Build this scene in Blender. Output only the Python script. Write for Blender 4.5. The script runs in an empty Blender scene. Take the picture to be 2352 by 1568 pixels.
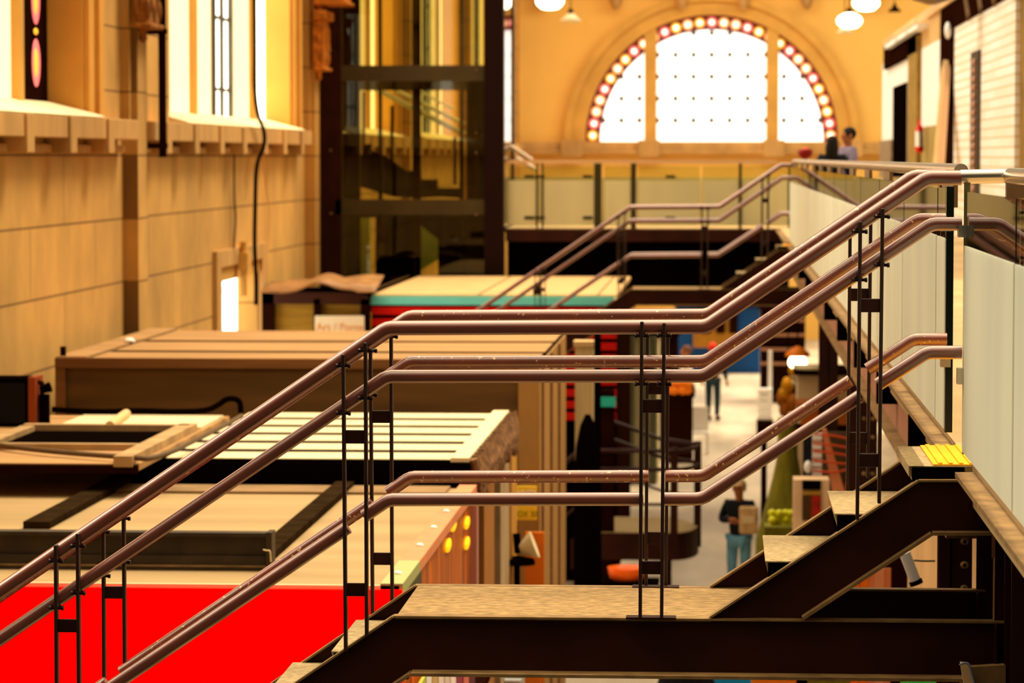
import bpy, bmesh, math, random
from mathutils import Vector, Matrix
random.seed(7)
C = bpy.context.scene.collection
PI = math.pi
F = 7500.0; EYE = 6.0
TH = math.atan(423/F); PS = math.atan(482*math.cos(TH)/F)
RT = Vector((math.cos(PS), math.sin(PS), 0))
HH = Vector((-math.sin(PS), math.cos(PS), 0))
FW = HH*math.cos(TH) - Vector((0,0,1))*math.sin(TH)
UP = HH*math.sin(TH) + Vector((0,0,1))*math.cos(TH)
CAM = Vector((0,0,EYE))
def ray(px,py): return FW*F + RT*(px-1176) + UP*(784-py)
def at(px,py,Y):
    d = ray(px,py); return CAM + d*(Y/d.y)
def onx(px,py,X):
    d = ray(px,py); return CAM + d*(X/d.x)
def onz(px,py,Z):
    d = ray(px,py); return CAM + d*((Z-EYE)/d.z)

# ------------------------------------------------------------ materials
def lin(c):
    if isinstance(c,str):
        c = [int(c[i:i+2],16)/255 for i in (0,2,4)]
    return tuple((v/12.92 if v<=.04045 else ((v+.055)/1.055)**2.4) for v in c)
MATS = {}
def mat(name, col, rough=.6, metal=0, var=0.0, scale=3, stretch=(1,1,1), bump=0, chip=None, chipth=.68, chipscale=14, emit=None, es=0, spec=None):
    if name in MATS: return MATS[name]
    m = bpy.data.materials.new(name); m.use_nodes = True
    nt = m.node_tree; b = nt.nodes['Principled BSDF']
    c = lin(col)
    b.inputs['Base Color'].default_value = (*c,1)
    b.inputs['Roughness'].default_value = rough; b.inputs['Metallic'].default_value = metal
    if spec is None and not metal: spec=.22
    if spec is not None: b.inputs['Specular IOR Level'].default_value = spec
    if emit is not None:
        b.inputs['Emission Color'].default_value = (*lin(emit),1); b.inputs['Emission Strength'].default_value = es
    out = None
    if var or bump or chip:
        tc = nt.nodes.new('ShaderNodeTexCoord'); mp = nt.nodes.new('ShaderNodeMapping')
        mp.inputs['Scale'].default_value = stretch
        nt.links.new(tc.outputs['Object'], mp.inputs['Vector'])
        n = nt.nodes.new('ShaderNodeTexNoise'); n.inputs['Scale'].default_value = scale; n.inputs['Detail'].default_value = 5
        nt.links.new(mp.outputs['Vector'], n.inputs['Vector'])
        if var:
            mr = nt.nodes.new('ShaderNodeMapRange'); mr.inputs['From Min'].default_value=.3; mr.inputs['From Max'].default_value=.7
            mr.inputs['To Min'].default_value=1-var; mr.inputs['To Max'].default_value=1+var
            nt.links.new(n.outputs['Fac'], mr.inputs['Value'])
            mx = nt.nodes.new('ShaderNodeVectorMath'); mx.operation='SCALE'; mx.inputs[0].default_value = c
            nt.links.new(mr.outputs['Result'], mx.inputs['Scale'])
            out = mx.outputs['Vector']
        if chip:
            n2 = nt.nodes.new('ShaderNodeTexNoise'); n2.inputs['Scale'].default_value = chipscale; n2.inputs['Detail'].default_value = 7
            nt.links.new(tc.outputs['Object'], n2.inputs['Vector'])
            gt = nt.nodes.new('ShaderNodeMapRange'); gt.inputs['From Min'].default_value=chipth; gt.inputs['From Max'].default_value=chipth+.03
            nt.links.new(n2.outputs['Fac'], gt.inputs['Value'])
            mi = nt.nodes.new('ShaderNodeMix'); mi.data_type='RGBA'
            nt.links.new(gt.outputs['Result'], mi.inputs['Factor'])
            if out: nt.links.new(out, mi.inputs['A'])
            else: mi.inputs['A'].default_value=(*c,1)
            mi.inputs['B'].default_value=(*lin(chip),1)
            out = mi.outputs['Result']
        if out: nt.links.new(out, b.inputs['Base Color'])
        if bump:
            bp = nt.nodes.new('ShaderNodeBump'); bp.inputs['Strength'].default_value=bump; bp.inputs['Distance'].default_value=.01
            nt.links.new(n.outputs['Fac'], bp.inputs['Height']); nt.links.new(bp.outputs['Normal'], b.inputs['Normal'])
    MATS[name]=m; return m
def glass(name, tint, refl=.07, rough=.02):
    m = bpy.data.materials.new(name); m.use_nodes=True; nt=m.node_tree; nt.nodes.clear()
    o=nt.nodes.new('ShaderNodeOutputMaterial'); t=nt.nodes.new('ShaderNodeBsdfTransparent'); g=nt.nodes.new('ShaderNodeBsdfGlossy')
    t.inputs['Color'].default_value=(*lin(tint),1); g.inputs['Roughness'].default_value=rough
    lw=nt.nodes.new('ShaderNodeFresnel'); lw.inputs['IOR'].default_value=1.45
    mx=nt.nodes.new('ShaderNodeMixShader'); nt.links.new(lw.outputs['Fac'],mx.inputs['Fac'])
    nt.links.new(t.outputs[0],mx.inputs[1]); nt.links.new(g.outputs[0],mx.inputs[2]); nt.links.new(mx.outputs[0],o.inputs['Surface'])
    MATS[name]=m; return m
def emis(name, col, s):
    return mat(name, col, rough=.4, emit=col, es=s)
def course_wall(name, base, line, axis, bw, bh, zoff, streak=.32):
    """big stone courses drawn by a brick texture, dirt streaks by noise"""
    m = bpy.data.materials.new(name); m.use_nodes=True; nt=m.node_tree; b=nt.nodes['Principled BSDF']
    b.inputs['Roughness'].default_value=.85
    g=nt.nodes.new('ShaderNodeNewGeometry'); s=nt.nodes.new('ShaderNodeSeparateXYZ'); nt.links.new(g.outputs['Position'],s.inputs[0])
    add=nt.nodes.new('ShaderNodeMath'); add.operation='ADD'; add.inputs[1].default_value=zoff; nt.links.new(s.outputs['Z'],add.inputs[0])
    cb=nt.nodes.new('ShaderNodeCombineXYZ'); nt.links.new(s.outputs[axis],cb.inputs['X']); nt.links.new(add.outputs[0],cb.inputs['Y'])
    br=nt.nodes.new('ShaderNodeTexBrick'); nt.links.new(cb.outputs[0],br.inputs['Vector'])
    br.inputs['Scale'].default_value=1; br.inputs['Brick Width'].default_value=bw; br.inputs['Row Height'].default_value=bh
    br.inputs['Mortar Size'].default_value=.014; br.inputs['Mortar Smooth'].default_value=.3
    c=lin(base); br.inputs['Color1'].default_value=(*c,1); br.inputs['Color2'].default_value=(c[0]*.93,c[1]*.92,c[2]*.9,1)
    br.inputs['Mortar'].default_value=(*lin(line),1)
    sc=nt.nodes.new('ShaderNodeMapping'); sc.inputs['Scale'].default_value=(.8,.55,.38); nt.links.new(g.outputs['Position'],sc.inputs[0])
    n=nt.nodes.new('ShaderNodeTexNoise'); n.inputs['Scale'].default_value=1.3; n.inputs['Detail'].default_value=7; n.inputs['Roughness'].default_value=.6
    nt.links.new(sc.outputs[0],n.inputs['Vector'])
    mr=nt.nodes.new('ShaderNodeMapRange'); mr.inputs['From Min'].default_value=.35; mr.inputs['From Max'].default_value=.68
    mr.inputs['To Min'].default_value=1-streak; mr.inputs['To Max'].default_value=1.1; nt.links.new(n.outputs['Fac'],mr.inputs['Value'])
    mx=nt.nodes.new('ShaderNodeVectorMath'); mx.operation='SCALE'; nt.links.new(br.outputs['Color'],mx.inputs[0]); nt.links.new(mr.outputs[0],mx.inputs['Scale'])
    nt.links.new(mx.outputs[0],b.inputs['Base Color'])
    MATS[name]=m; return m

steel  = mat('steel_brown','2e1008',.45,var=.3,scale=4,bump=.05,spec=.2)
steeld = mat('steel_dark','33140a',.5,var=.35,scale=3,spec=.12)
flange = mat('steel_flange','86683f',.55,var=.35,scale=9)
railm  = mat('rail_paint','7a300e',.38,var=.2,scale=6,spec=.5)
railc  = mat('rail_paint_chipped','803610',.38,var=.3,scale=6,chip='f0cc90',chipth=.635,chipscale=55,spec=.5)
for _m,_w in ((railm,1.0),(railc,1.0)):
    _b=_m.node_tree.nodes['Principled BSDF']; _b.inputs['Coat Weight'].default_value=_w; _b.inputs['Coat IOR'].default_value=2.1; _b.inputs['Coat Roughness'].default_value=.28; _b.inputs['Coat Tint'].default_value=(1,.86,.74,1)
barm   = mat('bar_steel','2c140a',.4,var=.2,scale=8,spec=.5)
conc   = mat('tread_concrete','a08a62',.85,var=.3,scale=38,bump=.3,spec=.2)
conc2  = mat('landing_concrete','96794e',.85,var=.38,scale=26,stretch=(.8,1.2,1),bump=.3,spec=.2)
yell   = mat('tactile_yellow','faae00',.5,var=.1,scale=5)
black  = mat('black_paint','0a0503',.8,spec=0)
chrome = mat('brushed_steel','d8cfc0',.25,metal=1)
plate  = mat('steel_plate','8d7358',.45,metal=.6,var=.2,scale=5)
wallm  = course_wall('wall_stone','d9a552','8a6226','Y',3.3,.707,-.41+.045)
wallb  = mat('wall_ochre','f4c265',.9,var=.07,scale=.6,stretch=(1,1,.6))
mould  = mat('moulding_stone','d8a450',.85,var=.12,scale=1.2)
mould2 = mat('ledge_stone','c4975a',.85,var=.22,scale=1.4,stretch=(1.5,1.5,.4))
carv   = mat('carved_stone','8f5a24',.85,var=.5,scale=7,bump=.8)
carvo  = mat('carved_stone_orange','c87a28',.85,var=.4,scale=8,bump=.8)
cream  = mat('cream_reveal','ead9ae',.8,var=.08,scale=1,stretch=(1,1,.4))
glow   = emis('daylight_glass','fff6e2',2.6)
glow2  = emis('frosted_pane','ffe6b8',.75)
glowb  = emis('arch_daylight_glass','fffdf6',1.1)
lampm  = emis('lamp_glow','fff0c0',6)
stainA = emis('stained_gold','ffb838',.75); stainB = emis('stained_pink','ff7878',.7); stainC = emis('stained_white','fff0d0',1.8)
stainD = mat('stained_frame','7a3c3c',.6)
lead   = mat('window_lead','5a5648',.5)
wood   = mat('roof_board','a88050',.8,var=.2,scale=1.5,stretch=(.4,2,1),spec=.2)
woodl  = mat('roof_board_pale','a2875c',.8,var=.16,scale=1.1,stretch=(.25,2,1),spec=.2)
fasc   = mat('fascia_brown','6a4a20',.65,var=.3,scale=1.6,stretch=(.35,3,4))
fasc2  = mat('fascia_brown_light','85572a',.65,var=.2,scale=2.4,stretch=(.35,3,4))
side   = mat('kiosk_side','a5793e',.7,var=.2,scale=3,stretch=(1,2,.3))
slat   = mat('awning_slat','e0cea2',.6,var=.08,scale=2)
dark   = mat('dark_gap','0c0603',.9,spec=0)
darkw  = mat('dark_wood','220d06',.8,var=.2,scale=4,spec=0)
red    = mat('red_fascia','ff0000',.3,spec=.05,emit='ff0000',es=.6)  # glow put into the red to lift its dim front; no lamp inside
redd   = mat('red_slat','f01408',.5,var=.1,scale=3)
trimw  = mat('white_trim','e9d2a6',.6)
metalg = mat('grey_channel','3a2f20',.6,var=.3,scale=6)
salmon = mat('salmon_trim','d98a5e',.5,var=.1,scale=3)
greent = mat('pale_green_trim','a9ad72',.5)
copper = mat('copper_sheet','d06a18',.3,metal=.2,var=.75,scale=1.2,stretch=(1,6,.5))
glint    = emis('lamp_glint_yellow','ffc010',.8)  # glow colour for lamp glints on the copper side
olive  = mat('olive_slat','a07a22',.7,var=.25,scale=3,stretch=(.5,1,9))
cyan   = mat('cyan_stripe','84ffff',.4,var=.06,scale=2)
def film(name,col):
    m=bpy.data.materials.new(name); m.use_nodes=True; nt=m.node_tree; nt.nodes.clear()
    o=nt.nodes.new('ShaderNodeOutputMaterial'); d=nt.nodes.new('ShaderNodeBsdfDiffuse'); t=nt.nodes.new('ShaderNodeBsdfTranslucent'); mx=nt.nodes.new('ShaderNodeMixShader')
    tc=nt.nodes.new('ShaderNodeTexCoord'); mp=nt.nodes.new('ShaderNodeMapping'); mp.inputs['Scale'].default_value=(1,1,.25); n=nt.nodes.new('ShaderNodeTexNoise'); n.inputs['Scale'].default_value=1.5
    mr=nt.nodes.new('ShaderNodeMapRange'); mr.inputs['To Min'].default_value=.85; mr.inputs['To Max'].default_value=1.12; sc=nt.nodes.new('ShaderNodeVectorMath'); sc.operation='SCALE'; sc.inputs[0].default_value=lin(col)
    nt.links.new(tc.outputs['Object'],mp.inputs[0]); nt.links.new(mp.outputs[0],n.inputs['Vector']); nt.links.new(n.outputs['Fac'],mr.inputs['Value']); nt.links.new(mr.outputs[0],sc.inputs['Scale'])
    for q in (d,t): nt.links.new(sc.outputs[0],q.inputs['Color'])
    mx.inputs[0].default_value=.5; nt.links.new(d.outputs[0],mx.inputs[1]); nt.links.new(t.outputs[0],mx.inputs[2]); nt.links.new(mx.outputs[0],o.inputs['Surface'])
    MATS[name]=m; return m
filmm = film('frosted_film','fafbee'); filmb = film('film_cream','f6f2d0')
tan    = mat('tan_panel','dcb680',.75,var=.12,scale=1.5)
whitem = mat('white_tile','ffffff',.5,var=.06,scale=3)
pink   = mat('pink_brown','a5745a',.6,var=.12,scale=2)
oliv2  = mat('olive_stone','9a7a34',.85,var=.3,scale=4)
floorm = mat('floor_tile','b8ab96',.4,var=.4,scale=.8,stretch=(1.2,.3,1))
deckm  = mat('deck_screed','b89a6c',.7,var=.15,scale=1)
gl_pan = glass('glass_green','f0f4e4'); gl_elev = glass('glass_elevator','d2cc98'); gl_bal = glass('glass_balcony','eef0d8')
blue   = mat('blue_stall','0c4f9c',.5,var=.2,scale=1)
ochre  = mat('ochre_post','c07c28',.7,var=.15,scale=3)
orange = mat('orange_plastic','ff6a08',.35)
oran2  = mat('orange_panel','ee7a14',.5,var=.08,scale=1)
skin   = mat('skin','a86a42',.6); hairm = mat('hair','140b08',.7); navy = mat('navy_cloth','10131c',.8)
jean   = mat('jeans','6ba6cc',.8,var=.15,scale=9); lilac = mat('lilac_cloth','8a80a0',.8); bluc = mat('bright_blue_cloth','0f9be0',.7)
whitc  = mat('white_cloth','e8e2da',.8); tancl = mat('tan_cloth','c9a878',.8,var=.25,scale=9); teal = mat('teal','2cc0b4',.4)
yelf   = mat('fruit_yellow','d8d820',.5); grnf = mat('fruit_green','7aa010',.5); orf = mat('fruit_orange','f08010',.5)
green  = mat('green_awning','009a1e',.6); trunkm= mat('olive_trunk','6f6a10',.8,var=.25,scale=4,stretch=(3,3,.6))

# ------------------------------------------------------------ mesh builder
def wloc(o):
    v=Vector((0,0,0))
    while o: v+=o.location; o=o.parent
    return v
class MB:
    def __init__(s): s.v=[]; s.f=[]; s.smooth=[]
    def add(s,vs,fs,sm=False):
        n=len(s.v); s.v+= [Vector(v) for v in vs]; s.f+=[tuple(i+n for i in f) for f in fs]; s.smooth+=[sm]*len(fs); return s
    def box(s,x0,x1,y0,y1,z0,z1):
        if x0>x1:x0,x1=x1,x0
        if y0>y1:y0,y1=y1,y0
        if z0>z1:z0,z1=z1,z0
        vs=[(x0,y0,z0),(x1,y0,z0),(x1,y1,z0),(x0,y1,z0),(x0,y0,z1),(x1,y0,z1),(x1,y1,z1),(x0,y1,z1)]
        return s.add(vs,[(3,2,1,0),(4,5,6,7),(0,1,5,4),(1,2,6,5),(2,3,7,6),(3,0,4,7)])
    def prism(s,pts,d):
        """closed polygon pts (3d) extruded by vector d"""
        n=len(pts); d=Vector(d); vs=[Vector(p) for p in pts]+[Vector(p)+d for p in pts]
        fs=[tuple(range(n-1,-1,-1)),tuple(range(n,2*n))]+[(i,(i+1)%n,n+(i+1)%n,n+i) for i in range(n)]
        return s.add(vs,fs)
    def tube(s,pts,r,n=14,cap=True):
        pts=[Vector(p) for p in pts]; k=len(pts); rr=r if isinstance(r,(list,tuple)) else [r]*k
        rings=[]; prev=None
        for i,p in enumerate(pts):
            t=(pts[min(i+1,k-1)]-pts[max(i-1,0)]).normalized()
            if 0<i<k-1:
                a=(pts[i]-pts[i-1]).normalized(); b=(pts[i+1]-pts[i]).normalized(); t=(a+b).normalized(); st=1/max(.5,a.dot(t))
            else: st=1; a=t
            if prev is None:
                u=Vector((0,0,1)) if abs(t.z)<.9 else Vector((1,0,0)); u=(u-t*u.dot(t)).normalized()
            else: u=(prev-t*prev.dot(t)).normalized()
            prev=u; w=t.cross(u); ring=[]
            bend=None
            if st>1.0001:
                bend=(b-a); bend=(bend-t*bend.dot(t)).normalized()
            for j in range(n):
                q=u*math.cos(2*PI*j/n)*rr[i]+w*math.sin(2*PI*j/n)*rr[i]
                if bend is not None: q+=bend*(q.dot(bend)*(st-1))
                ring.append(p+q)
            rings+=ring
        fs=[]
        for i in range(k-1):
            for j in range(n):
                fs.append((i*n+j,i*n+(j+1)%n,(i+1)*n+(j+1)%n,(i+1)*n+j))
        s.add(rings,fs,True)
        if cap:
            s.add(rings[:n],[tuple(range(n-1,-1,-1))]); s.add(rings[-n:],[tuple(range(n))])
        return s
    def bar(s,a,b,w,d,ax=(0,1,0)):
        """rectangular bar a->b, width w across, depth d along ax"""
        a=Vector(a);b=Vector(b);t=(b-a).normalized(); ax=Vector(ax); ax=(ax-t*ax.dot(t)).normalized(); u=t.cross(ax)
        q=[u*w/2-ax*d/2,u*w/2+ax*d/2,-u*w/2+ax*d/2,-u*w/2-ax*d/2]
        vs=[a+x for x in q]+[b+x for x in q]
        return s.add(vs,[(0,1,2,3),(7,6,5,4),(0,4,5,1),(1,5,6,2),(2,6,7,3),(3,7,4,0)])
    def lathe(s,c,prof,n=24,sx=1,sy=1):
        c=Vector(c); vs=[];
        for r,z in prof:
            for j in range(n): vs.append(c+Vector((r*sx*math.cos(2*PI*j/n),r*sy*math.sin(2*PI*j/n),z)))
        fs=[]
        for i in range(len(prof)-1):
            for j in range(n): fs.append((i*n+j,i*n+(j+1)%n,(i+1)*n+(j+1)%n,(i+1)*n+j))
        s.add(vs,fs,True)
        s.add(vs[:n],[tuple(range(n-1,-1,-1))]); s.add(vs[-n:],[tuple(range(n))]); return s
    def ball(s,c,r,n=12,m=8,jit=0):
        if not isinstance(r,(tuple,list)): r=(r,r,r)
        vs=[(c[0],c[1],c[2]-r[2])]
        for i in range(1,m):
            a=-PI/2+PI*i/m
            for j in range(n):
                k=1+random.uniform(-jit,jit)
                vs.append((c[0]+r[0]*k*math.cos(a)*math.cos(2*PI*j/n),c[1]+r[1]*k*math.cos(a)*math.sin(2*PI*j/n),c[2]+r[2]*k*math.sin(a)))
        vs.append((c[0],c[1],c[2]+r[2])); T=len(vs)-1
        fs=[(0,1+(j+1)%n,1+j) for j in range(n)]
        for i in range(m-2):
            for j in range(n): fs.append((1+i*n+j,1+i*n+(j+1)%n,1+(i+1)*n+(j+1)%n,1+(i+1)*n+j))
        fs+=[(T,1+(m-2)*n+j,1+(m-2)*n+(j+1)%n) for j in range(n)]
        return s.add(vs,fs,True)
    def build(s,name,m,parent=None,bevel=0,loc=None):
        off=wloc(parent) if parent else Vector(loc or (0,0,0))
        me=bpy.data.meshes.new(name); me.from_pydata([tuple(v-off) for v in s.v],[],s.f)
        me.polygons.foreach_set('use_smooth',s.smooth); me.validate(); me.update()
        if m: me.materials.append(m)
        o=bpy.data.objects.new(name,me); C.objects.link(o)
        if parent: o.parent=parent
        elif loc: o.location=loc
        if bevel:
            b=o.modifiers.new('bevel','BEVEL'); b.width=bevel; b.segments=2; b.limit_method='ANGLE'
        return o
def tag(o,label,cat,group=None,kind=None):
    o['label']=label; o['category']=cat
    if group: o['group']=group
    if kind: o['kind']=kind
    return o
def thing(name,label,cat,loc=(0,0,0),group=None):
    o=bpy.data.objects.new(name,None); C.objects.link(o); o.location=loc; return tag(o,label,cat,group)
def st(o): o['kind']='structure'; return o
def copy_tree(o,parent=None,depth=0):
    c=o.copy(); C.objects.link(c)
    if parent: c.parent=parent
    for ch in [x for x in bpy.data.objects if x.parent==o]: copy_tree(ch,c)
    return c
def text(name,s,size,m,parent,loc,ext=.004,rx=PI/2,rz=0,sx=1):
    cu=bpy.data.curves.new(name,'FONT'); cu.body=s; cu.size=size; cu.extrude=ext; cu.align_x='CENTER'; cu.align_y='CENTER'
    t=bpy.data.objects.new(name,cu); me=bpy.data.meshes.new_from_object(t); bpy.data.objects.remove(t)
    me.transform(Matrix.Rotation(rz,4,'Z')@Matrix.Rotation(rx,4,'X')@Matrix.Scale(sx,4,(1,0,0))); me.materials.append(m)
    o=bpy.data.objects.new(name,me); C.objects.link(o); o.parent=parent; o.location=Vector(loc)-wloc(parent); return o

# ------------------------------------------------------------ camera, world
cam=bpy.data.cameras.new('camera'); co=bpy.data.objects.new('camera',cam); C.objects.link(co)
co.location=CAM; co.rotation_euler=(PI/2-TH,0,PS); cam.lens=F/2352*36; cam.sensor_width=36; cam.clip_end=400
cam.dof.use_dof=True; cam.dof.focus_distance=12.9; cam.dof.aperture_fstop=5.0
bpy.context.scene.camera=co
w=bpy.data.worlds.new('hall_daylight'); bpy.context.scene.world=w; w.use_nodes=True; nt=w.node_tree
bg=nt.nodes['Background']; tc=nt.nodes.new('ShaderNodeTexCoord'); sp=nt.nodes.new('ShaderNodeSeparateXYZ'); nt.links.new(tc.outputs['Generated'],sp.inputs[0])
mr=nt.nodes.new('ShaderNodeMapRange'); mr.inputs['From Min'].default_value=.5; mr.inputs['From Max'].default_value=.9
mr.inputs['To Min'].default_value=.13; mr.inputs['To Max'].default_value=3.6; nt.links.new(sp.outputs['Z'],mr.inputs['Value'])
my=nt.nodes.new('ShaderNodeMapRange'); my.inputs['From Min'].default_value=-.5; my.inputs['From Max'].default_value=.25; my.inputs['To Min'].default_value=.3; my.inputs['To Max'].default_value=1.3
nt.links.new(sp.outputs['Y'],my.inputs['Value']); mm_=nt.nodes.new('ShaderNodeMath'); mm_.operation='MULTIPLY'; nt.links.new(mr.outputs[0],mm_.inputs[0]); nt.links.new(my.outputs[0],mm_.inputs[1])
nt.links.new(mm_.outputs[0],bg.inputs['Strength']); bg.inputs['Color'].default_value=(1,.82,.56,1)
vs=bpy.context.scene.view_settings; vs.view_transform='Standard'; vs.look='None'; vs.exposure=0.4; vs.gamma=1; vs.use_curve_mapping=False
def area(name,loc,rot,sx,sy,e,col=(1,.86,.62)):
    l=bpy.data.lights.new(name,'AREA'); l.shape='RECTANGLE'; l.size=sx; l.size_y=sy; l.energy=e; l.color=col
    o=bpy.data.objects.new(name,l); C.objects.link(o); o.location=loc; o.rotation_euler=rot; return o
sun=bpy.data.lights.new('skylight_sun','SUN'); sun.energy=1.8; sun.angle=math.radians(14); sun.color=(1,.86,.62)
so=bpy.data.objects.new('skylight_sun',sun); C.objects.link(so); so.rotation_euler=(math.radians(-16),math.radians(26),0)
area('far_skylight',(4,97,14.5),(math.radians(38),0,0),20,5,1250)
sun2=bpy.data.lights.new('window_side_sun','SUN'); sun2.energy=1.1; sun2.angle=math.radians(35); sun2.color=(1,.9,.7)
so2=bpy.data.objects.new('window_side_sun',sun2); C.objects.link(so2); so2.rotation_euler=(math.radians(-10),math.radians(-50),0)

# ------------------------------------------------------------ setting
WX=-6.7; FY=108.0
st(MB().box(WX-1.2,9,20,FY+.5,-.2,0).build('floor',floorm))
st(MB().box(WX-1.2,9,-12,20,-.2,0).build('floor',mat('bounce_cut_floor','2e241a',.7,var=.3,scale=1)))  # unseen near floor, darkened only to cut bounce onto the stairs
# left wall with window bays
bays=[(22.0,34.0),(39.4,50.5),(55.4,66.5),(71.4,82.5),(87.4,98.5)]
pil=[20.3,36.3,52.3,68.4,84.4,100.4]
ZS=6.42; ZT=11.6; RC=.33
w0=MB(); yo=None
oy0,oy1=onx(500,700,WX).y, onx(592,700,WX).y
oz1=onx(580,628,WX).z
w0.box(WX-.8,WX,15,oy0,0,ZS); w0.box(WX-.8,WX,oy1,FY,0,ZS); w0.box(WX-.8,WX,oy0,oy1,oz1,ZS); w0.box(WX-.8,WX,oy0,oy1,0,2.0)
prev=15
for a,b in bays:
    w0.box(WX-.8,WX,prev,a,ZS,ZT); prev=b
w0.box(WX-.8,WX,prev,FY,ZS,ZT); w0.box(WX-.8,WX,15,FY,ZT,ZT+.6)
st(w0.build('wall_left',wallm))
# ledge with corbels
for i,(y0,y1) in enumerate([(15,36.0),(36.9,51.4),(57.2,68.3),(69.1,84.3),(85.1,FY-1)]):
    l=MB(); zt=ZS-.01
    l.box(WX,WX+.24,y0,y1,zt-.22,zt); l.box(WX,WX+.08,y0,y1,zt-.36,zt-.28)
    k=y0+.8
    while k<y1-.4:
        l.box(WX+.002,WX+.27,k,k+.32,zt-.37,zt-.002); k+=2.03
    st(l.build('trim_%d'%(i+1),mould2,bevel=.01))
n=6
for y in pil:
    p=MB(); p.box(WX,WX+.17,y,y+.6,0,ZT); p.box(WX,WX+.10,y-.12,y+.72,ZS,ZT)
    st(p.build('trim_%d'%n,wallm)); n+=1
# capitals
def capital(y,m,z0,z1,lab,ex=.14):
    t=thing('carved_capital',lab,'capital',(WX+.17,y+.3,z0),'carved capitals on the left wall')
    q=ex
    c=MB(); c.box(WX+.171,WX+.17+q,y-.15,y+.75,z0+.1,z1-.15); c.box(WX+.171,WX+.24+q,y-.25,y+.85,z1-.15,z1); c.box(WX+.171,WX+.22+q,y-.2,y+.8,z0+.04,z0+.1)
    c.build('block',m,t,bevel=.02)
    lv=MB()
    for r in range(3):
        for j in range(5):
            yy=y-.08+j*.19; zz=z0+.25+r*(z1-z0-.5)/2.6
            lv.ball((WX+.17+q,yy,zz+(.1 if j%2 else 0)),(.03,.07,.13),8,6)
            if j<3: lv.ball((WX+.19+j*q/2.2,y-.15,zz+(.1 if j%2 else 0)),(.035,.03,.12),8,6)
    lv.build('leaf_carving',m,t)
    d=MB(); d.lathe((WX+.23,y+.05,z0-.12),[(.02,0),(.05,.04),(.04,.1),(.06,.16)],10); d.build('drop',m,t)
capital(36.3,carv,7.4,9.2,'dark carved stone capital on the pilaster between the two near windows')
capital(52.3,carvo,7.35,8.35,'orange carved stone capital on the pilaster next to the glass lift')
capital(52.3,carvo,8.4,9.3,'upper orange carved bracket above the capital beside the glass lift',.5)
# windows
for i,(a,b) in enumerate(bays):
    wn=bpy.data.objects.new('window_%d'%(i+1),None); C.objects.link(wn); wn.location=(WX-RC,a,ZS); st(wn)
    gx=WX-RC
    s=MB(); s.prism([(WX+.24,a,ZS),(WX+.24,a,ZS-.005),(gx-.1,a,ZS-.005),(gx-.1,a,ZS+.16),(gx,a,ZS+.16),(WX+.2,a,ZS+.02)],(0,b-a,0)); s.build('sill',cream,wn)
    MB().box(gx-.08,gx-.05,a,b,ZS+.1,ZT).build('pane',glow,wn)
    pa=MB(); le=MB(); mu=MB()
    if i==0:
        pa.box(gx-.05,gx-.03,30.92,32.2,ZS+.1,ZT); pa.box(gx-.05,gx-.03,26,29.6,ZS+.1,ZT)
        mu.box(gx-.05,gx+.06,32.2,32.4,ZS+.1,ZT); ys=[29.6,30.2,30.88]; 
    else:
        q=(b-a)/11.1; A=lambda px: onx(px,250,gx).y-39.4
        segs=[(385,440,'p'),(440,446,'m'),(446,490,'p'),(490,495,'l'),(495,532,'g'),(532,536,'l'),(536,577,'p'),(577,583,'m'),(583,620,'g')]
        for p0,p1,k in segs:
            y0=a+A(p0)*q; y1=a+A(p1)*q
            if k=='p': pa.box(gx-.05,gx-.03,y0,y1,ZS+.1,ZT)
            if k=='m': mu.box(gx-.05,gx+.05,y0,y1,ZS+.1,ZT)
            if k=='l': le.box(gx-.05,gx,y0,y1,ZS+.1,ZT)
        mu.box(gx-.05,gx+.03,a,a+A(385)*q,ZS+.1,ZT)
        ys=[a+A(495)*q,a+A(513)*q,a+A(532)*q]
    for y in ys: le.box(gx-.05,gx+.01,y-.03,y+.03,ZS+.1,ZT)
    for z in (6.95,7.95,8.6,9.6,10.6):
        le.box(gx-.05,gx+.015,ys[0],ys[-1],z-.02,z+.02)
    pa.build('frosted_panel',glow2,wn); mu.build('mullion',mould,wn); le.build('glazing_bar',lead,wn)
    if i==0:
        sg=MB(); sg.box(gx-.05,gx-.03,32.4,34.0,ZS+.1,ZT); sg.build('stained_border',darkw,wn)
        o1=MB();o2=MB(); z=ZS+.3
        while z<ZT:
            o1.ball((gx-.02,33.35,z+.25),(.012,.2,.25),14,8); o2.ball((gx-.012,33.3,z+.25),(.012,.1,.15),12,8); o2.ball((gx-.01,33.3,z+.57),(.012,.1,.035),8,6); z+=.64
        o1.build('stained_oval',stainB,wn); o2.build('stained_centre',stainA,wn)
        MB().box(gx-.04,gx-.01,32.4,32.6,ZS+.1,ZT).build('gold_strip',stainA,wn)
    rv=MB(); rv.box(gx-.05,WX+.012,b-.03,b-.002,ZS+.03,ZT); rv.box(WX,WX+.07,b+.03,b+.35,ZS,ZT); rv.box(WX,WX+.12,b+.35,b+.6,ZS,ZT); rv.build('reveal',mat('reveal_ochre','dca048',.8,var=.1,scale=1),wn)
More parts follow.
